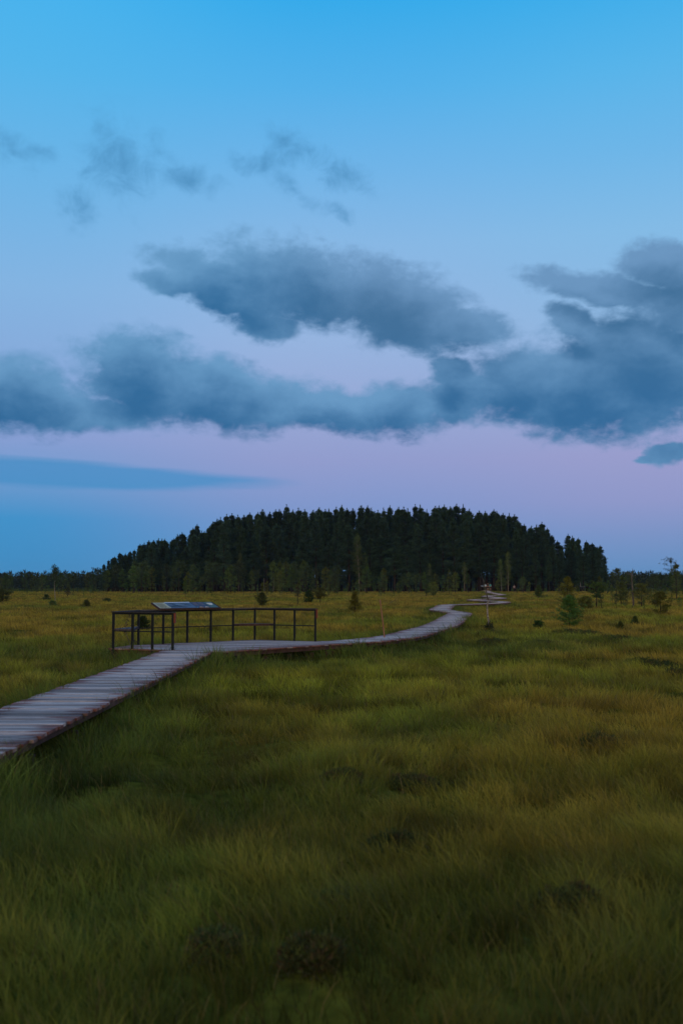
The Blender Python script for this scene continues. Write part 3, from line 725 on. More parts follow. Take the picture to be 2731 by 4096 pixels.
single('pine_tree', 2640, 2462, 2372, dict(seed=7, start=.04, rmax=1.25, whorls=18, per=5, nper=22, leaf=.09, col=(.085, .10, .014), profile=1, clumps=4, gap=.3, spread=.13), 'loose yellow green pine near the right edge')
single('pine_tree', 2565, 2432, 2336, dict(seed=8, start=.15, rmax=1.0, whorls=14, per=5, nper=22, leaf=.10, col=OL, profile=1, clumps=4, gap=.25), 'thin grey green pine just right of the dead pine')
single('pine_tree', 2482, 2424, 2330, dict(seed=9, start=.2, rmax=1.0, whorls=14, per=5, nper=22, leaf=.10, col=OL, profile=1, clumps=4, gap=.2), 'grey green pine just left of the dead pine')
single('pine_tree', 2538, 2510, 2470, dict(seed=10, start=.05, rmax=.24, whorls=12, per=5, nper=22, leaf=.05, col=GN, profile=2, clumps=3), 'tiny pine sapling below the dead pine')
single('pine_tree', 2480, 2522, 2484, dict(seed=11, start=.05, rmax=.26, whorls=10, per=5, nper=22, leaf=.05, col=OL, profile=2, clumps=3), 'tiny dull pine sapling between bushy pine and the brighter sapling')
single('pine_tree', 1419, 2450, 2368, dict(seed=12, start=.04, rmax=.72, whorls=22, per=6, nper=22, leaf=.08, col=YG, profile=2, clumps=4), 'yellow green young spruce shaped pine behind the wooden pole')
single('pine_tree', 1048, 2427, 2370, dict(seed=13, start=.03, rmax=.65, whorls=14, per=6, nper=22, leaf=.09, col=OL, profile=1, clumps=4), 'stubby bush pine above the corner of the railing')
single('pine_tree', 1191, 2419, 2346, dict(seed=14, start=.35, rmax=.6, whorls=14, per=4, nper=14, leaf=.09, col=(.055, .05, .03), profile=0, clumps=3, gap=.4, bare=.4), 'thin half bare pine between two small pines beyond the platform')
single('pine_tree', 1235, 2416, 2362, dict(seed=15, start=.08, rmax=1.0, whorls=14, per=5, nper=24, leaf=.10, col=(.035, .08, .02), profile=0, clumps=4), 'wide dark green young pine beyond the right railing')
single('pine_tree', 1281, 2417, 2354, dict(seed=16, start=.28, rmax=1.1, whorls=12, per=6, nper=24, leaf=.10, col=(.08, .085, .018), profile=1, clumps=4), 'flat topped yellowish pine right of the wide young pine')
single('pine_tree', 1730, 2386, 2330, dict(seed=17, start=.1, rmax=1.2, whorls=14, per=6, nper=18, leaf=.14, col=OL, profile=1, clumps=4), 'rounded olive pine on the bog above the boardwalk bend')
single('pine_tree', 572, 2530, 2466, dict(seed=18, start=.03, rmax=.55, whorls=22, per=6, nper=20, leaf=.055, col=(.035, .065, .02), profile=2, clumps=3, gap=.25), 'small dark pine seen through the left railing')
single('pine_tree', 346, 2432, 2400, dict(seed=19, start=.03, rmax=.6, whorls=12, per=5, nper=20, leaf=.08, col=OL, profile=2, clumps=3), 'low pointed pine left of the platform')
single('pine_tree', 210, 2426, 2404, dict(seed=20, start=.03, rmax=.8, whorls=8, per=5, nper=14, leaf=.09, col=(.06, .11, .03), profile=0, clumps=3), 'flat spreading pine below the thin birch')
single('pine_tree', 186, 2403, 2380, dict(seed=21, start=.02, rmax=.65, whorls=8, per=5, nper=11, leaf=.11, col=(.055, .095, .028), profile=0, clumps=4), 'dark bush left of the thin birch')
single('pine_tree', 430, 2410, 2396, dict(seed=22, start=.02, rmax=.75, whorls=6, per=6, nper=16, leaf=.1, col=(.05, .09, .025), profile=0, clumps=4), 'low dark cushion shaped pine above the railing corner on the left')
single('pine_tree', 12, 2412, 2360, dict(seed=23, start=.05, rmax=1.3, whorls=12, per=6, nper=20, leaf=.12, col=OL, profile=1, clumps=4), 'bushy pine cut by the left edge')
single('pine_tree', 272, 2392, 2352, dict(seed=24, start=.3, rmax=.5, whorls=10, per=4, nper=14, leaf=.1, col=(.045, .045, .03), profile=0, clumps=3, bare=.5), 'grey dying pine right of the thin birch')
o, q, H = single('pine_tree', 2688, 2375, 2232, dict(seed=25, start=.5, rmax=2.0, whorls=13, per=3, nper=16, leaf=.20, col=(.035, .05, .022), profile=1, clumps=2, gap=.25, tr=.10, lean=-.02), 'tallest open crowned pine at the right edge', 'pine tree')
single('birch_tree', 222, 2408, 2268, dict(seed=26, start=.55, rmax=.45, nb=26, nper=9, leaf=.14, col=(.05, .08, .03), tr=.045, lean=-.045), 'slender birch with white lower stem at the left', 'birch tree', kind='birch', bark=M_birch, leafm=M_leaf)

# dead pine on the right
def dead_pine():
    q = G(2531, 2432, 0); Y = q.y; root = empty('dead_pine', (q.x, q.y, gz(q.x, q.y) - .03)); S = Y / F
    tag(root, 'dead pine with forked bare top and dark trunk near the right edge', 'dead tree')
    L = lambda px, py, dy=0: Vector(((px - 2531) * S, dy, (2432 - py) * S))
    t = MB(); t.tube([L(2531, 2434), L(2532, 2410), L(2530, 2380), L(2529, 2350), L(2527, 2320), L(2527, 2302), L(2530, 2290), L(2532, 2272)], [.10, .085, .075, .065, .055, .05, .03, .008], 8)
    t.build('trunk', M_dead, root, True)
    rr = random.Random(4)
    def limb(pts, r=.03):
        m = MB(); m.tube([L(*p) for p in pts], [r * (1 - .8 * i / (len(pts) - 1)) for i in range(len(pts))], 5); m.build('branch', M_dead, root, True)
    limb([(2527, 2304), (2520, 2296), (2508, 2292, .1), (2501, 2291, .2)], .035); limb([(2520, 2296), (2510, 2300, -.1), (2504, 2301, -.1)], .015)
    limb([(2524, 2299), (2521, 2288), (2519, 2280)], .02); limb([(2527, 2304), (2540, 2304, .2), (2550, 2297, .3), (2556, 2295, .4)], .03)
    limb([(2531, 2284), (2536, 2281, .1), (2540, 2279, .1)], .012)
    limb([(2531, 2392), (2545, 2389, .3), (2565, 2385, .6), (2590, 2379, .9)], .03); limb([(2530, 2370), (2515, 2366, -.3), (2502, 2368, -.6)], .02)
    limb([(2530, 2358), (2550, 2354, -.4), (2570, 2352, -.6)], .02); limb([(2530, 2340), (2516, 2336, .4), (2505, 2338, .6)], .018)
    cen = []; 
    for k in range(60):
        a = rr.uniform(0, 6.28); r_ = rr.uniform(.2, 1.2); z = rr.uniform(.9, 2.75)
        cen.append((math.cos(a) * r_ + .25, math.sin(a) * r_, z))
    me = leaf_mesh('sparse_needles', np.array(cen), 18, .10, .14, np.tile(np.array([[.045, .055, .022]]), (60, 1)), .3, .3, seed=9)
    link('sparse_needles', me, M_pine, root)
dead_pine()

# birch snag with leafy foot beside the boardwalk
def snag():
    q = G(1957, 2534, 0); S = q.y / F; root = empty('birch_snag', (q.x, q.y, gz(q.x, q.y) - .02))
    tag(root, 'broken pale birch snag with leafy foot right of the boardwalk bend', 'dead tree')
    L = lambda px, py, dy=0: Vector(((px - 1957) * S, dy, (2534 - py) * S))
    pts = [(1958, 2538), (1957, 2515), (1954, 2490), (1950, 2460), (1948.5, 2432), (1950, 2412), (1952, 2398), (1947.5, 2378), (1945.5, 2362), (1942, 2354), (1936.5, 2340), (1935, 2325), (1931, 2314), (1927, 2304)]
    rd = [.042, .040, .038, .036, .034, .034, .030, .024, .020, .018, .015, .012, .008, .004]
    t = MB(); t.tube([L(*p) for p in pts[:7]], rd[:7], 8); t.build('trunk', M_birch, root, True)
    t = MB(); t.tube([L(*p) for p in pts[6:]], rd[6:], 8); t.build('upper_stem', M_dead, root, True)
    def limb(pp, r=.012, mat=M_dead):
        m = MB(); m.tube([L(*p) for p in pp], [r * (1 - .8 * i / (len(pp) - 1)) for i in range(len(pp))], 5); m.build('branch', mat, root, True)
    limb([(1951, 2404), (1956, 2390, -.05), (1962, 2372, -.1), (1966, 2362, -.1), (1968, 2350, -.1)], .014)
    limb([(1950, 2398), (1946, 2385, -.05), (1943, 2372, -.1), (1938, 2363, -.12)], .012)
    limb([(1936, 2348), (1930, 2349, .05), (1924, 2346, .05)], .007); limb([(1936, 2352), (1932, 2338, .05), (1928, 2330, .05)], .006)
    limb([(1949, 2412), (1943, 2411, .05)], .016); limb([(1935.5, 2330), (1941, 2322, .05)], .005)
    rr = random.Random(6); cen = []; cc = []
    for k in range(70):
        u = rr.random() ** 1.6; cx_ = 1957 + rr.gauss(0, 3 + 14 * (1 - u)) - 6 * (1 - u); py = 2538 - u * 52
        cen.append(tuple(L(cx_, py, rr.gauss(0, .10)))); cc.append(rr.choice([(.03, .06, .03), (.045, .08, .025), (.02, .035, .02), (.14, .10, .02)]))
    me = leaf_mesh('leaves', np.array(cen), 14, .07, .09, np.array(cc), .2, .75, seed=4); link('leaves', me, M_leaf, root)
snag()
# wooden pole and fallen branch
q = G(1541, 2590, 0); S = q.y / F; root = empty('wooden_pole', (q.x, q.y, 0)); tag(root, 'thin bare reddish wooden pole stuck upright in the sedge before the boardwalk', 'pole')
m = MB(); pp = [(1541.5, 2600), (1539, 2560), (1534, 2520), (1531, 2490), (1527, 2455), (1523, 2425), (1520.5, 2402)]
m.tube([Vector(((a - 1541) * S, 0, (2590 - b) * S)) for a, b in pp], [.024, .023, .022, .023, .021, .019, .021], 8); m.build('shaft', M_stick, root, True)
q = G(1540, 2424, 0); S = q.y / F; m = MB(); m.tube([(0, 0, -.05), (.45, .1, .25), (.85, .15, .48), (1.17, .2, .78)], [.025, .02, .014, .006], 5); m.tube([(.45, .1, .25), (.7, .2, .62)], [.012, .004], 4)
o = m.build('fallen_branch', M_dead, None, True); o.location = (q.x, q.y, gz(q.x, q.y)); tag(o, 'thin dead branch slanting out of the bog beyond the wooden pole', 'branch')

# red leaved sapling beside the left seat
q = G(512, 2586, 0); q.y = 30.4; S = q.y / F; root = empty('rowan_sapling', (P(515, 2560, 30.9).x, 30.9, 0)); tag(root, 'spindly dark leaved sapling behind the left corner seat', 'sapling')
m = MB(); m.tube([(.12, 0, 0), (.02, 0, .45), (-.1, 0, .75), (-.08, .02, 1.0), (.02, .02, 1.22)], [.010, .009, .007, .006, .003], 5); m.tube([(.02, 0, .45), (-.17, 0, .8)], [.006, .003], 4); m.build('trunk', M_dead, root, True)
me = leaf_mesh('leaves', np.array([(-.12, 0, .82), (-.08, 0, .95), (-.06, .02, 1.08), (0, .02, 1.2), (-.18, 0, .8), (-.1, 0, .7), (.02, .02, 1.26), (.16, 0, .25), (.1, .05, .38), (0.2, 0, .42)]), 12, .05, .05, np.tile(np.array([[.06, .035, .03]]), (10, 1)), .3, .7, seed=8); link('leaves', me, M_leaf, root)

# dark dwarf shrubs; the foreground ones are dark patches added for shade in hollows
heads = ['largest dark heather mound at the right edge below the scrub', 'dark heather tuft cut by the right edge', 'dark leafy patch standing in for the shade of a hollow in the middle foreground', 'dark leafy patch standing in for the shade of a hollow below the middle foreground one', 'dark leafy patch standing in for the shade of a hollow low at the right', 'dark leafy patch standing in for the shade of a hollow low in the centre',
         'lowest dark leafy patch standing in for the shade of a hollow near the bottom', 'dark leafy patch standing in for the shade of a hollow low at the left of centre', 'brown heather mound at the foot of the bushy pine', 'brown heather mound right of the bushy pine', 'low heather patch between snag and bushy pine',
         'low heather mound at the foot of the birch snag', 'faint heather patch right of centre', 'small heather patch left of the middle foreground hollow', ]
def heather(i, mx_, my_, mr_, mh_):
    rr = np.random.default_rng(500 + i); root = empty('heather_and_hollow_patch', (mx_, my_, gz(mx_, my_) - .02)); n = int(110 + 80 * min(3, mr_)); mr_ = mr_ * 1.12
    a = rr.uniform(0, 6.283, n); r_ = np.sqrt(rr.random(n)) * mr_ * (.55 + .9 * fbm(np.cos(a) * 1.3 + i * 7, np.sin(a) * 1.3 + i * 3, 2)); edge = np.clip(1 - (r_ / mr_) ** 2, 0, 1)
    cx_ = np.cos(a) * r_; cy_ = np.sin(a) * r_ * 1.2
    z = mh_ * (edge ** .7 * .42 + .05) * rr.uniform(.3, 1.15, n) * (.55 + .9 * fbm(mx_ + cx_ / .22, my_ + cy_ / .22, 2)); gzv = ground_z(mx_ + cx_, my_ + cy_) - gz(mx_, my_)
    cen = np.stack([cx_, cy_, gzv + z], 1)
    st = MB()
    for k in range(0, n, 2): st.tube([(cx_[k] * .8, cy_[k] * .8, gzv[k] - .02), (cx_[k] * .93, cy_[k] * .93, gzv[k] + z[k] * .6), tuple(cen[k])], [.005, .004, .002], 3)
    if my_ < 22: st.build('stems', M_dead, root)
    cols = np.array([(.055, .065, .022), (.065, .095, .024), (.085, .065, .028), (.045, .075, .024)])[rr.integers(0, 4, n)]
    me = leaf_mesh('foliage', cen, 46, .030 if my_ < 20 else .05, .085 if my_ < 20 else .11, cols, .8, .38, seed=i); link('foliage', me, M_heath, root)
    tag(root, heads[i], 'shrub', 'heather mounds in the sedge')
for i, mo in enumerate(mounds): heather(i, *mo)

# ------------------------------------------------------------------ far belts
def far_treeline():
    n = 5200; r = np.random.default_rng(77)
    Y = r.uniform(290, 620, n); az = r.uniform(-.40, .40, n); x = az * Y; H = r.uniform(2.6, 5.2, n) * (1 + .25 * (fbm(x / 30, Y / 30, 2) - .3))
    cen = []; cols = []; 
    for k in range(5):
        t = .12 + .2 * k; w = (1 - t) * .9 + .15
        cen.append(np.stack([x + r.normal(0, .35, n) * w, Y + r.normal(0, .35, n) * w, H * t], 1)); cols.append(np.tile([[.036, .052, .024]], (n, 1)) * r.uniform(.6, 1.3, n)[:, None])
    cen.append(np.stack([x, Y, H * .95], 1)); cols.append(cols[0])
    me = leaf_mesh('far_treeline', np.concatenate(cen), 9, .75, .65, np.concatenate(cols), .7, .42, seed=3)
    tag(link('far_treeline', me, M_pine), 'far belt of small pines along the horizon behind the bog', 'forest', None, 'stuff')
far_treeline()
def far_ridge():
    m = MB(); r = np.random.default_rng(5)
    xs = np.linspace(-2400, 2400, 1400); 
    top = 9 + 6 * fbm(xs / 400 + 3, xs * 0 + 1, 3) + 3.0 * (fbm(xs / 8, xs * 0 + 4, 2) - .5) * 2 + np.where(xs > 0, 3.5, 0) * np.clip(xs / 300, 0, 1)
    V = []; n = len(xs)
    for yy, f in ((2500, 0), (2505, .75), (2530, 1.0), (2800, 1.04), (2900, 0)):
        zz = top * f if f else xs * 0 - 1
        V.append(np.stack([xs, yy + (f > 0) * 6 * (fbm(xs / 15 + yy, xs * 0, 2) - .5), zz], 1))
    V = np.concatenate(V); i = np.arange(n - 1); Q = np.concatenate([np.stack([k * n + i, k * n + i + 1, (k + 1) * n + i + 1, (k + 1) * n + i], 1) for k in range(4)])
    me = mesh_np('far_forest', V, Q.ravel(), np.arange(len(Q)) * 4, np.full(len(Q), 4), None, False)
    mt = plain_mat('distant_forest', lin(.018, .030, .018), lin(.045, .06, .03), .08, 1.0, (1, 1, 3), 0, spec=0)
    tag(link('far_forest', me, mt), 'low blue wooded ridge on the horizon', 'forest', None, 'stuff')
far_ridge()

# ------------------------------------------------------------------ people far down the boardwalk
def skin_body(name, parent, joints, edges, mat, sub=2):
    me = bpy.data.meshes.new(name); me.from_pydata([j[0] for j in joints], edges, []); me.update()
    o = bpy.data.objects.new(name, me); COL.objects.link(o); o.parent = parent; me.materials.append(mat)
    o.modifiers.new('skin', 'SKIN'); 
    if not me.skin_vertices: me.skin_vertices.new()
    for k, j in enumerate(joints): me.skin_vertices[0].data[k].radius = (j[1], j[1] * (j[2] if len(j) > 2 else 1))
    me.skin_vertices[0].data[0].use_root = True
    o.modifiers.new('sub', 'SUBSURF').levels = sub; o.modifiers['sub'].render_levels = sub
    return o
def flatmat(name, c, rough=.85): return plain_mat(name, (c[0] * .85, c[1] * .85, c[2] * .85, 1), (*c, 1), 20, rough, bump=.05)
M_skin = flatmat('skin', (.45, .27, .19), .6)
def person(loc, rz, label, shirt, bottoms, haircol, H=1.75, longlegs=False, hoodie=False):
    k = H / 1.75; root = empty('person', loc, rz); tag(root, label, 'person'); root.scale = (k, k, k)
    J = [((0, 0, .93), .125, .75), ((0, 0, 1.12), .13, .72), ((0, 0, 1.33), .155, .65), ((0, 0, 1.47), .06), ((0, .01, 1.56), .072), ((0, .0, 1.66), .085),
         ((.16, 0, 1.41), .058), ((.24, .0, 1.15), .042), ((.25, -.05, .92), .032), ((.25, -.06, .82), .028),
         ((-.16, 0, 1.41), .058), ((-.24, .0, 1.15), .042), ((-.25, -.05, .92), .032), ((-.25, -.06, .82), .028),
         ((.09, 0, .85), .088), ((.10, -.01, .50), .060), ((.11, .02, .10), .042), ((.11, -.11, .05), .036),
         ((-.09, 0, .85), .088), ((-.10, -.01, .50), .060), ((-.11, .02, .10), .042), ((-.11, -.11, .05), .036)]
    for s, b in ((1, 0), (-1, 0)):
        pass
    E = [(0, 1), (1, 2), (2, 3), (3, 4), (4, 5), (2, 6), (6, 7), (7, 8), (8, 9), (2, 10), (10, 11), (11, 12), (12, 13), (0, 14), (14, 15), (15, 16), (16, 17), (0, 18), (18, 19), (19, 20), (20, 21)]
    # fingers and thumbs as short chains rooted in the palm
    for hand, sg in ((9, 1), (13, -1)):
        hx, hy, hz = J[hand][0]
        for f, (dx, ln) in enumerate(((-.03, .075), (-.010, .085), (.010, .08), (.03, .065))):
            J.append(((hx, hy + dx, hz - ln * .55), .009)); E.append((hand, len(J) - 1)); J.append(((hx - sg * .012, hy + dx, hz - ln), .007)); E.append((len(J) - 2, len(J) - 1))
        J.append(((hx - sg * .01, hy - .05, hz - .03), .010)); E.append((hand, len(J) - 1))
    body = skin_body('body', root, J, E, M_skin)
    # face
    m = MB(); m.tube([(0, -.085, 1.63), (0, -.105, 1.605), (0, -.088, 1.595)], [.010, .014, .008], 6); m.tube([(-.022, -.083, 1.572), (.022, -.083, 1.572)], .005, 5); m.build('nose_and_mouth', M_skin, root, True)
    m = MB(); [m.tube([(s * .03, -.082, 1.635), (s * .03, -.090, 1.635)], [.010, .005], 6) for s in (-1, 1)]; m.build('eyes', flatmat('eye', (.03, .03, .03)), root, True)
    m = MB(); [m.tube([(s * .078, 0, 1.60), (s * .092, .01, 1.64)], [.012, .016], 6) for s in (-1, 1)]; m.build('ears', M_skin, root, True)
    # hair, shirt, trousers slightly outside the body
    skin_body('hair', root, [((0, .025, 1.67), .088), ((0, .045, 1.62), .078)], [(0, 1)], flatmat('hair', haircol))
    sj = [((0, 0, .90), .150, .75), ((0, 0, 1.12), .150, .75), ((0, 0, 1.34), .170, .68), ((0, 0, 1.44), .085), ((.165, 0, 1.40), .072), ((.215, 0, 1.24), .060), ((-.165, 0, 1.40), .072), ((-.215, 0, 1.24), .060)]
    se = [(0, 1), (1, 2), (2, 3), (2, 4), (4, 5), (2, 6), (6, 7)]
    if hoodie:
        sj += [((.245, -.03, .98), .048), ((-.245, -.03, .98), .048)]; se += [(5, 8), (7, 9)]
    skin_body('shirt', root, sj, se, flatmat('shirt_cloth', shirt))
    zl = .12 if longlegs else .55
    skin_body('trousers', root, [((0, 0, .92), .140, .78), ((.09, 0, .84), .105), ((.10, 0, zl), .080 if not longlegs else .06), ((-.09, 0, .84), .105), ((-.10, 0, zl), .080 if not longlegs else .06)], [(0, 1), (1, 2), (0, 3), (3, 4)], flatmat('trouser_cloth', bottoms))
    m = MB()
    for s in (-1, 1): m.tube([(s * .11, .05, .04), (s * .11, -.06, .045), (s * .11, -.16, .035)], [.045, .05, .035], 8)
    m.build('shoes', flatmat('shoe', (.12, .12, .13)), root, True)
zD = DZ
person(P(1941, 2362, 236) * 1 + Vector((0, 0, 0)), 3.0, 'person in a pale blue top seen from behind, left of the three walkers', (.45, .66, .80), (.02, .025, .03), (.03, .02, .015), 1.66, True)
person(P(1950, 2362, 235), 3.2, 'person in dark brown clothes and shorts, middle of the three walkers', (.045, .03, .028), (.04, .028, .025), (.10, .07, .05), 1.80)
person(P(1960, 2362, 234), 2.9, 'person in a teal shirt and shorts, right of the three walkers', (.02, .42, .46), (.015, .02, .025), (.03, .02, .015), 1.70)
person((P(2058, 2362, 240).x, 241, 0), 3.1, 'person in a pale top half hidden by bushes at the island foot', (.50, .48, .60), (.03, .03, .03), (.35, .3, .25), 1.72, True)
for o in bpy.data.objects:
    if o.name.startswith('person') and o.type == 'EMPTY' and o.location.y < 240: o.location.z = DZ - .01

def lectern(px, Y, z, label, w, pole=False):
    x = P(px, 2350, Y).x; root = empty('notice_board' if not pole else 'picnic_table', (x, Y, z)); tag(root, label, 'notice board' if not pole else 'table')
    if not pole:
        m = MB(); [m.box((s * .25, 0, .5), (.07, .07, 1.0)) for s in (-1, 1)]; m.build('legs', M_cap, root)
        m = MB(); m.box((0, 0, 1.05), (w, .6, .05), .15, (.15, .18, .19), .6); m.build('board', M_print, root)
    else:
        m = MB(); m.box((0, 0, .74), (w, .75, .05), 0, (.22, .28, .30)); m.build('table_top', M_print, root)
        m = MB(); [m.bar((s * w * .35, -.35, 0), (s * w * .35, .35, .72), .08, .05, (1, 1, 1)) for s in (-1, 1)]; [m.bar((s * w * .42, .35, 0), (s * w * .42, -.35, .72), .08, .05, (1, 1, 1)) for s in (-1, 1)]; m.build('crossed_legs', M_cap, root)
        m = MB(); [m.box((0, s * .75, .44), (w, .26, .04), 0, (1.6, 1.6, 1.6)) for s in (-1, 1)]; m.build('bench_seat', M_cap, root)
        m = MB(); m.tube([(-.45 , 0, .7), (-.45, 0, 1.9)], .03, 6, (.5, .5, .5)); m.build('upright_pole', M_print, root)
lectern(1929, 233, DZ, 'small pale slanted notice board left of the three walkers', .75)
lectern(2328, 236, 0.5, 'pale topped picnic table with upright pole at the right foot of the island', 1.1, True)

# ------------------------------------------------------------------ thin evening air
hb = MB(); hb.box((0, 1750, 14.0), (9000, 3700, 32.5)); hm, hnt, hout = newmat('evening_air')
pv = N(hnt, 'ShaderNodeVolumePrincipled'); pv.inputs['Color'].default_value = (.62, .78, 1, 1); pv.inputs['Density'].default_value = .00008; pv.inputs['Anisotropy'].default_value = .2
hnt.links.new(pv.outputs[0], hout.inputs['Volume'])
hz_ = hb.build('haze', hm); tag(hz_, 'thin blue evening haze over the far bog', 'haze', None, 'stuff')

# ------------------------------------------------------------------ sky, light
w = bpy.data.worlds.new('World'); sc.world = w; w.use_nodes = True; nt = w.node_tree; nt.nodes.clear()
lk = nt.links.new
out = N(nt, 'ShaderNodeOutputWorld'); tc = N(nt, 'ShaderNodeTexCoord')
sep = N(nt, 'ShaderNodeSeparateXYZ'); lk(tc.outputs['Generated'], sep.inputs[0])
def MT(op, a, b=None, c=None, clamp=False):
    n = N(nt, 'ShaderNodeMath', operation=op); n.use_clamp = clamp
    for i, v in enumerate((a, b, c)):
        if v is None: continue
        if isinstance(v, (int, float)): n.inputs[i].default_value = v
        else: lk(v, n.inputs[i])
    return n.outputs[0]
deg = 57.29578
el = MT('MULTIPLY', MT('ARCSINE', sep.outputs[2]), deg); az = MT('MULTIPLY', MT('ARCTAN2', sep.outputs[0], sep.outputs[1]), deg)
def ang(dx, dy_):
    px = dx * 1.7418; py = dy_ * 1.7418; v = P(px, py, 1.0) - Vector((0, 0, CAMZ)); v.normalize()
    return math.atan2(v.x, v.y) * deg, math.asin(v.z) * deg
E0, E1 = -4.0, 44.0
def sky_ramp(stops):
    t = N(nt, 'ShaderNodeMapRange'); t.inputs['From Min'].default_value = E0; t.inputs['From Max'].default_value = E1; lk(el, t.inputs[0])
    st = [((e - E0) / (E1 - E0), srgb(*c)) for e, c in stops]
    return ramp(nt, t.outputs[0], st, 'EASE' if False else 'LINEAR').outputs[0]
left = sky_ramp([(-4, (50, 120, 170)), (0, (64, 140, 194)), (3.5, (66, 146, 202)), (5.5, (108, 154, 206)), (8, (136, 159, 211)), (11, (136, 169, 218)), (16, (132, 180, 226)), (21, (112, 180, 230)), (27, (84, 180, 235)), (32, (66, 178, 238)), (44, (45, 130, 210))])
mid = sky_ramp([(-4, (60, 120, 170)), (0, (98, 148, 200)), (2.5, (112, 148, 202)), (4.5, (130, 152, 204)), (7, (146, 157, 206)), (10, (152, 169, 214)), (14, (150, 181, 224)), (19, (136, 184, 229)), (23, (112, 180, 232)), (27, (84, 176, 234)), (31.5, (52, 170, 234)), (44, (30, 110, 195))])
right = sky_ramp([(-4, (60, 120, 170)), (0, (92, 144, 194)), (2.5, (122, 148, 198)), (4.5, (144, 153, 202)), (7, (154, 158, 205)), (10, (152, 169, 213)), (14, (144, 183, 224)), (19, (132, 187, 230)), (23, (110, 182, 232)), (27, (88, 180, 234)), (31.5, (56, 172, 234)), (44, (30, 110, 195))])
def MIX(f, a, b, bt='MIX'):
    n = N(nt, 'ShaderNodeMix', data_type='RGBA', blend_type=bt)
    for i, v in ((0, f), (6, a), (7, b)):
        if isinstance(v, (int, float)): n.inputs[i].default_value = v
        elif isinstance(v, tuple): n.inputs[i].default_value = v
        else: lk(v, n.inputs[i])
    return n.outputs[2]
def SS(v, a, b, lo=0., hi=1.):
    n = N(nt, 'ShaderNodeMapRange', interpolation_type='SMOOTHSTEP')
    for i, k in enumerate((a, b, lo, hi)): n.inputs[i + 1].default_value = k
    lk(v, n.inputs[0]); return n.outputs[0]
sky = MIX(SS(az, -19, -1), left, mid); sky = MIX(SS(az, 1, 19), sky, right)
# clouds: ellipses in azimuth / elevation, broken by noise
comb = N(nt, 'ShaderNodeCombineXYZ'); lk(az, comb.inputs[0]); lk(el, comb.inputs[1])
def noise(scale, detail=8, rough=.58, loc=(0, 0, 0), st=(1, 1.5, 1), dist=0.0):
    mp = N(nt, 'ShaderNodeMapping'); mp.inputs['Scale'].default_value = st; mp.inputs['Location'].default_value = loc; lk(comb.outputs[0], mp.inputs[0])
    n = N(nt, 'ShaderNodeTexNoise'); n.inputs['Scale'].default_value = scale; n.inputs['Detail'].default_value = detail; n.inputs['Roughness'].default_value = rough; n.inputs['Distortion'].default_value = dist
    lk(mp.outputs[0], n.inputs[0]); return n
wn = noise(.35, 4, .55, (3, 7, 0)); vm = N(nt, 'ShaderNodeVectorMath', operation='MULTIPLY_ADD'); lk(wn.outputs['Color'], vm.inputs[0]); vm.inputs[1].default_value = (2.0, 1.5, 0)
sb = N(nt, 'ShaderNodeVectorMath', operation='SUBTRACT'); lk(comb.outputs[0], sb.inputs[0]); sb.inputs[1].default_value = (1.0, .75, 0); lk(sb.outputs[0], vm.inputs[2])
def blobs(lst, src, up=0.0, sm=.05):
    cur = None
    for dx, dy_, wx, wy, rot in lst:
        a, e = ang(dx, dy_); e -= up; k = deg * 1.7418 / F
        mp = N(nt, 'ShaderNodeMapping', vector_type='TEXTURE'); mp.inputs['Location'].default_value = (a, e, 0); mp.inputs['Rotation'].default_value = (0, 0, -math.radians(rot)); mp.inputs['Scale'].default_value = (wx * k, wy * k, 1)
        lk(src, mp.inputs[0]); ln = N(nt, 'ShaderNodeVectorMath', operation='LENGTH'); lk(mp.outputs[0], ln.inputs[0])
        v = MT('SUBTRACT', 1.0, ln.outputs['Value'])
        cur = v if cur is None else MT('SMOOTH_MAX', cur, v, sm)
    return cur
BIG = [(540, 655, 200, 66, 12), (700, 655, 240, 92, 10), (900, 705, 240, 92, 17), (1060, 748, 130, 52, 12), (405, 645, 90, 32, 5), (610, 745, 90, 40, 10),
       (40, 905, 170, 86, 5), (330, 865, 150, 108, 14), (500, 910, 230, 82, 8), (740, 940, 250, 52, 5), (920, 935, 120, 68, 0), (200, 950, 180, 46, 0),
       (1340, 895, 320, 108, 4), (1480, 820, 220, 112, 4), (1180, 880, 150, 66, -6), (1530, 615, 110, 60, 10), (1390, 665, 190, 36, 14), (1565, 700, 70, 70, 0), (1320, 740, 70, 40, 20), (1045, 915, 90, 52, 0), (1040, 860, 60, 46, 10),
       (1550, 1045, 66, 22, -14), (1490, 1060, 36, 9, 0), (1700, 860, 240, 150, 0), (-160, 900, 220, 80, 0)]
big = blobs(BIG, vm.outputs[0], 0, .07)
big_up = blobs(BIG, vm.outputs[0], 1.5, .3)
fine = noise(.30, 13, .60, (1.7, 3.1, 0), (1, 1.9, 1), .1)
fin2 = noise(1.25, 9, .62, (4.7, 8.1, 0), (1, 1.35, 1), .4)
den = MT('ADD', MT('MULTIPLY_ADD', fine.outputs['Fac'], 1.15, MT('SUBTRACT', big, .52)), MT('MULTIPLY_ADD', fin2.outputs['Fac'], .50, -.25))
alpha = SS(den, -.20, .38)
n2 = noise(.30, 9, .58, (9, 2, 0), (1, 1.5, 1), .2)
shade = SS(MT('ADD', MT('MULTIPLY_ADD', big_up, .75, MT('MULTIPLY', den, .15)), MT('MULTIPLY_ADD', n2.outputs['Fac'], 1.15, -.575)), -.40, .85)
n3 = noise(.9, 8, .6, (2.2, 5.5, 0), (1, 1.4, 1), .2)
shade = MT('ADD', shade, MT('MULTIPLY_ADD', n3.outputs['Fac'], .22, -.11), None, True)
ccol = MIX(shade, srgb(102, 153, 196), srgb(40, 102, 150))
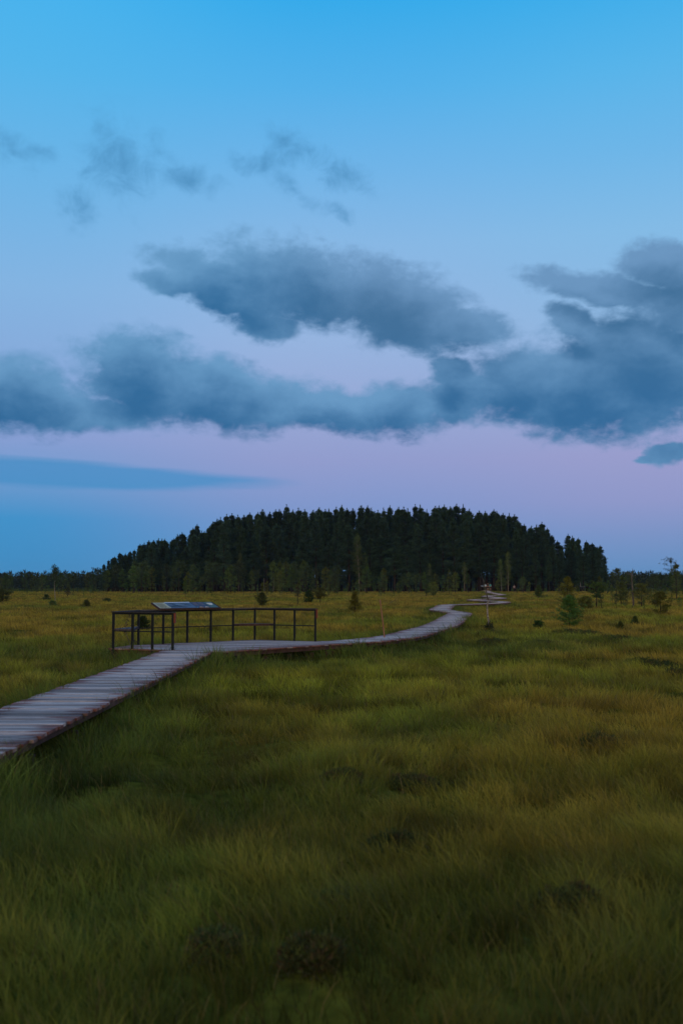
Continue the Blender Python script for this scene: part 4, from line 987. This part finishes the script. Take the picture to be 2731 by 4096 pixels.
ccol = MIX(MT('MULTIPLY', SS(az, -8, 3), SS(el, 9, 16)), ccol, MIX(shade, srgb(106, 148, 190), srgb(60, 107, 148)))
sky = MIX(MT('MULTIPLY', alpha, .95), sky, ccol)
wisp = blobs([(275, 375, 125, 105, 0), (430, 415, 105, 44, 10), (195, 478, 80, 42, -15), (45, 342, 80, 36, 10), (655, 330, 60, 56, 40), (600, 368, 90, 34, -8), (680, 350, 90, 44, 10), (680, 438, 95, 32, 28), (795, 408, 90, 38, 22), (245, 305, 48, 56, 0), (790, 490, 50, 20, 30)], vm.outputs[0], 0, .25)
wf = noise(.55, 12, .66, (5.2, 1.1, 0), (1, 1.2, 1), .5)
wd = MT('MULTIPLY_ADD', wf.outputs['Fac'], 2.6, MT('SUBTRACT', wisp, 1.30))
sky = MIX(MT('MULTIPLY', SS(wd, -.1, 1.45), .72), sky, srgb(70, 134, 182))
band = blobs([(110, 1088, 590, 36, 1.6)], comb.outputs[0]); band2 = blobs([(-20, 1052, 330, 12, 1)], comb.outputs[0])
bn = noise(.3, 7, .55, (2, 2, 0), (.4, 5, 1))
sky = MIX(MT('MULTIPLY', SS(MT('MULTIPLY_ADD', bn.outputs['Fac'], .5, MT('SUBTRACT', band, .25)), 0, .42), .8), sky, srgb(70, 143, 199))
sky = MIX(MT('MULTIPLY', SS(MT('MULTIPLY_ADD', bn.outputs['Fac'], .4, MT('SUBTRACT', band2, .2)), 0, .5), .4), sky, srgb(80, 145, 198))
# the sunset side of the sky, behind the camera
SUN_EL, SUN_ROT = math.radians(3.0), math.radians(200)
ns = N(nt, 'ShaderNodeTexSky', sky_type='NISHITA'); ns.sun_disc = False; ns.sun_elevation = SUN_EL; ns.sun_rotation = SUN_ROT; ns.air_density = 1; ns.dust_density = 2.0; ns.ozone_density = 3
glow = MIX(SS(el, -2, 40), (1.0, .56, .26, 1), (.34, .40, .46, 1))
back_f = SS(MT('ABSOLUTE', az), 60, 125)
skyb = MIX(back_f, sky, glow)
bg = N(nt, 'ShaderNodeBackground'); lk(skyb, bg.inputs[0]); bg.inputs[1].default_value = 1.0
bg2 = N(nt, 'ShaderNodeBackground'); lk(MIX(back_f, (0, 0, 0, 1), ns.outputs[0]), bg2.inputs[0]); bg2.inputs[1].default_value = .05
ad = N(nt, 'ShaderNodeAddShader'); lk(bg.outputs[0], ad.inputs[0]); lk(bg2.outputs[0], ad.inputs[1]); lk(ad.outputs[0], out.inputs[0])
w.cycles.sampling_method = 'MANUAL'; w.cycles.sample_map_resolution = 512
sd = bpy.data.lights.new('sun', 'SUN'); sd.energy = .35; sd.angle = math.radians(25); sd.color = (1, .74, .48)
so = bpy.data.objects.new('sun', sd); COL.objects.link(so)
e_ = math.radians(14); a_ = math.radians(200); dirv = Vector((math.sin(a_) * math.cos(e_), math.cos(a_) * math.cos(e_), math.sin(e_)))
so.rotation_euler = dirv.to_track_quat('Z', 'Y').to_euler()

sc.view_settings.view_transform = 'Standard'; sc.view_settings.look = 'None'; sc.view_settings.exposure = 0; sc.view_settings.gamma = 1
sc.render.engine = 'CYCLES'; sc.cycles.max_bounces = 6; sc.cycles.use_denoising = True
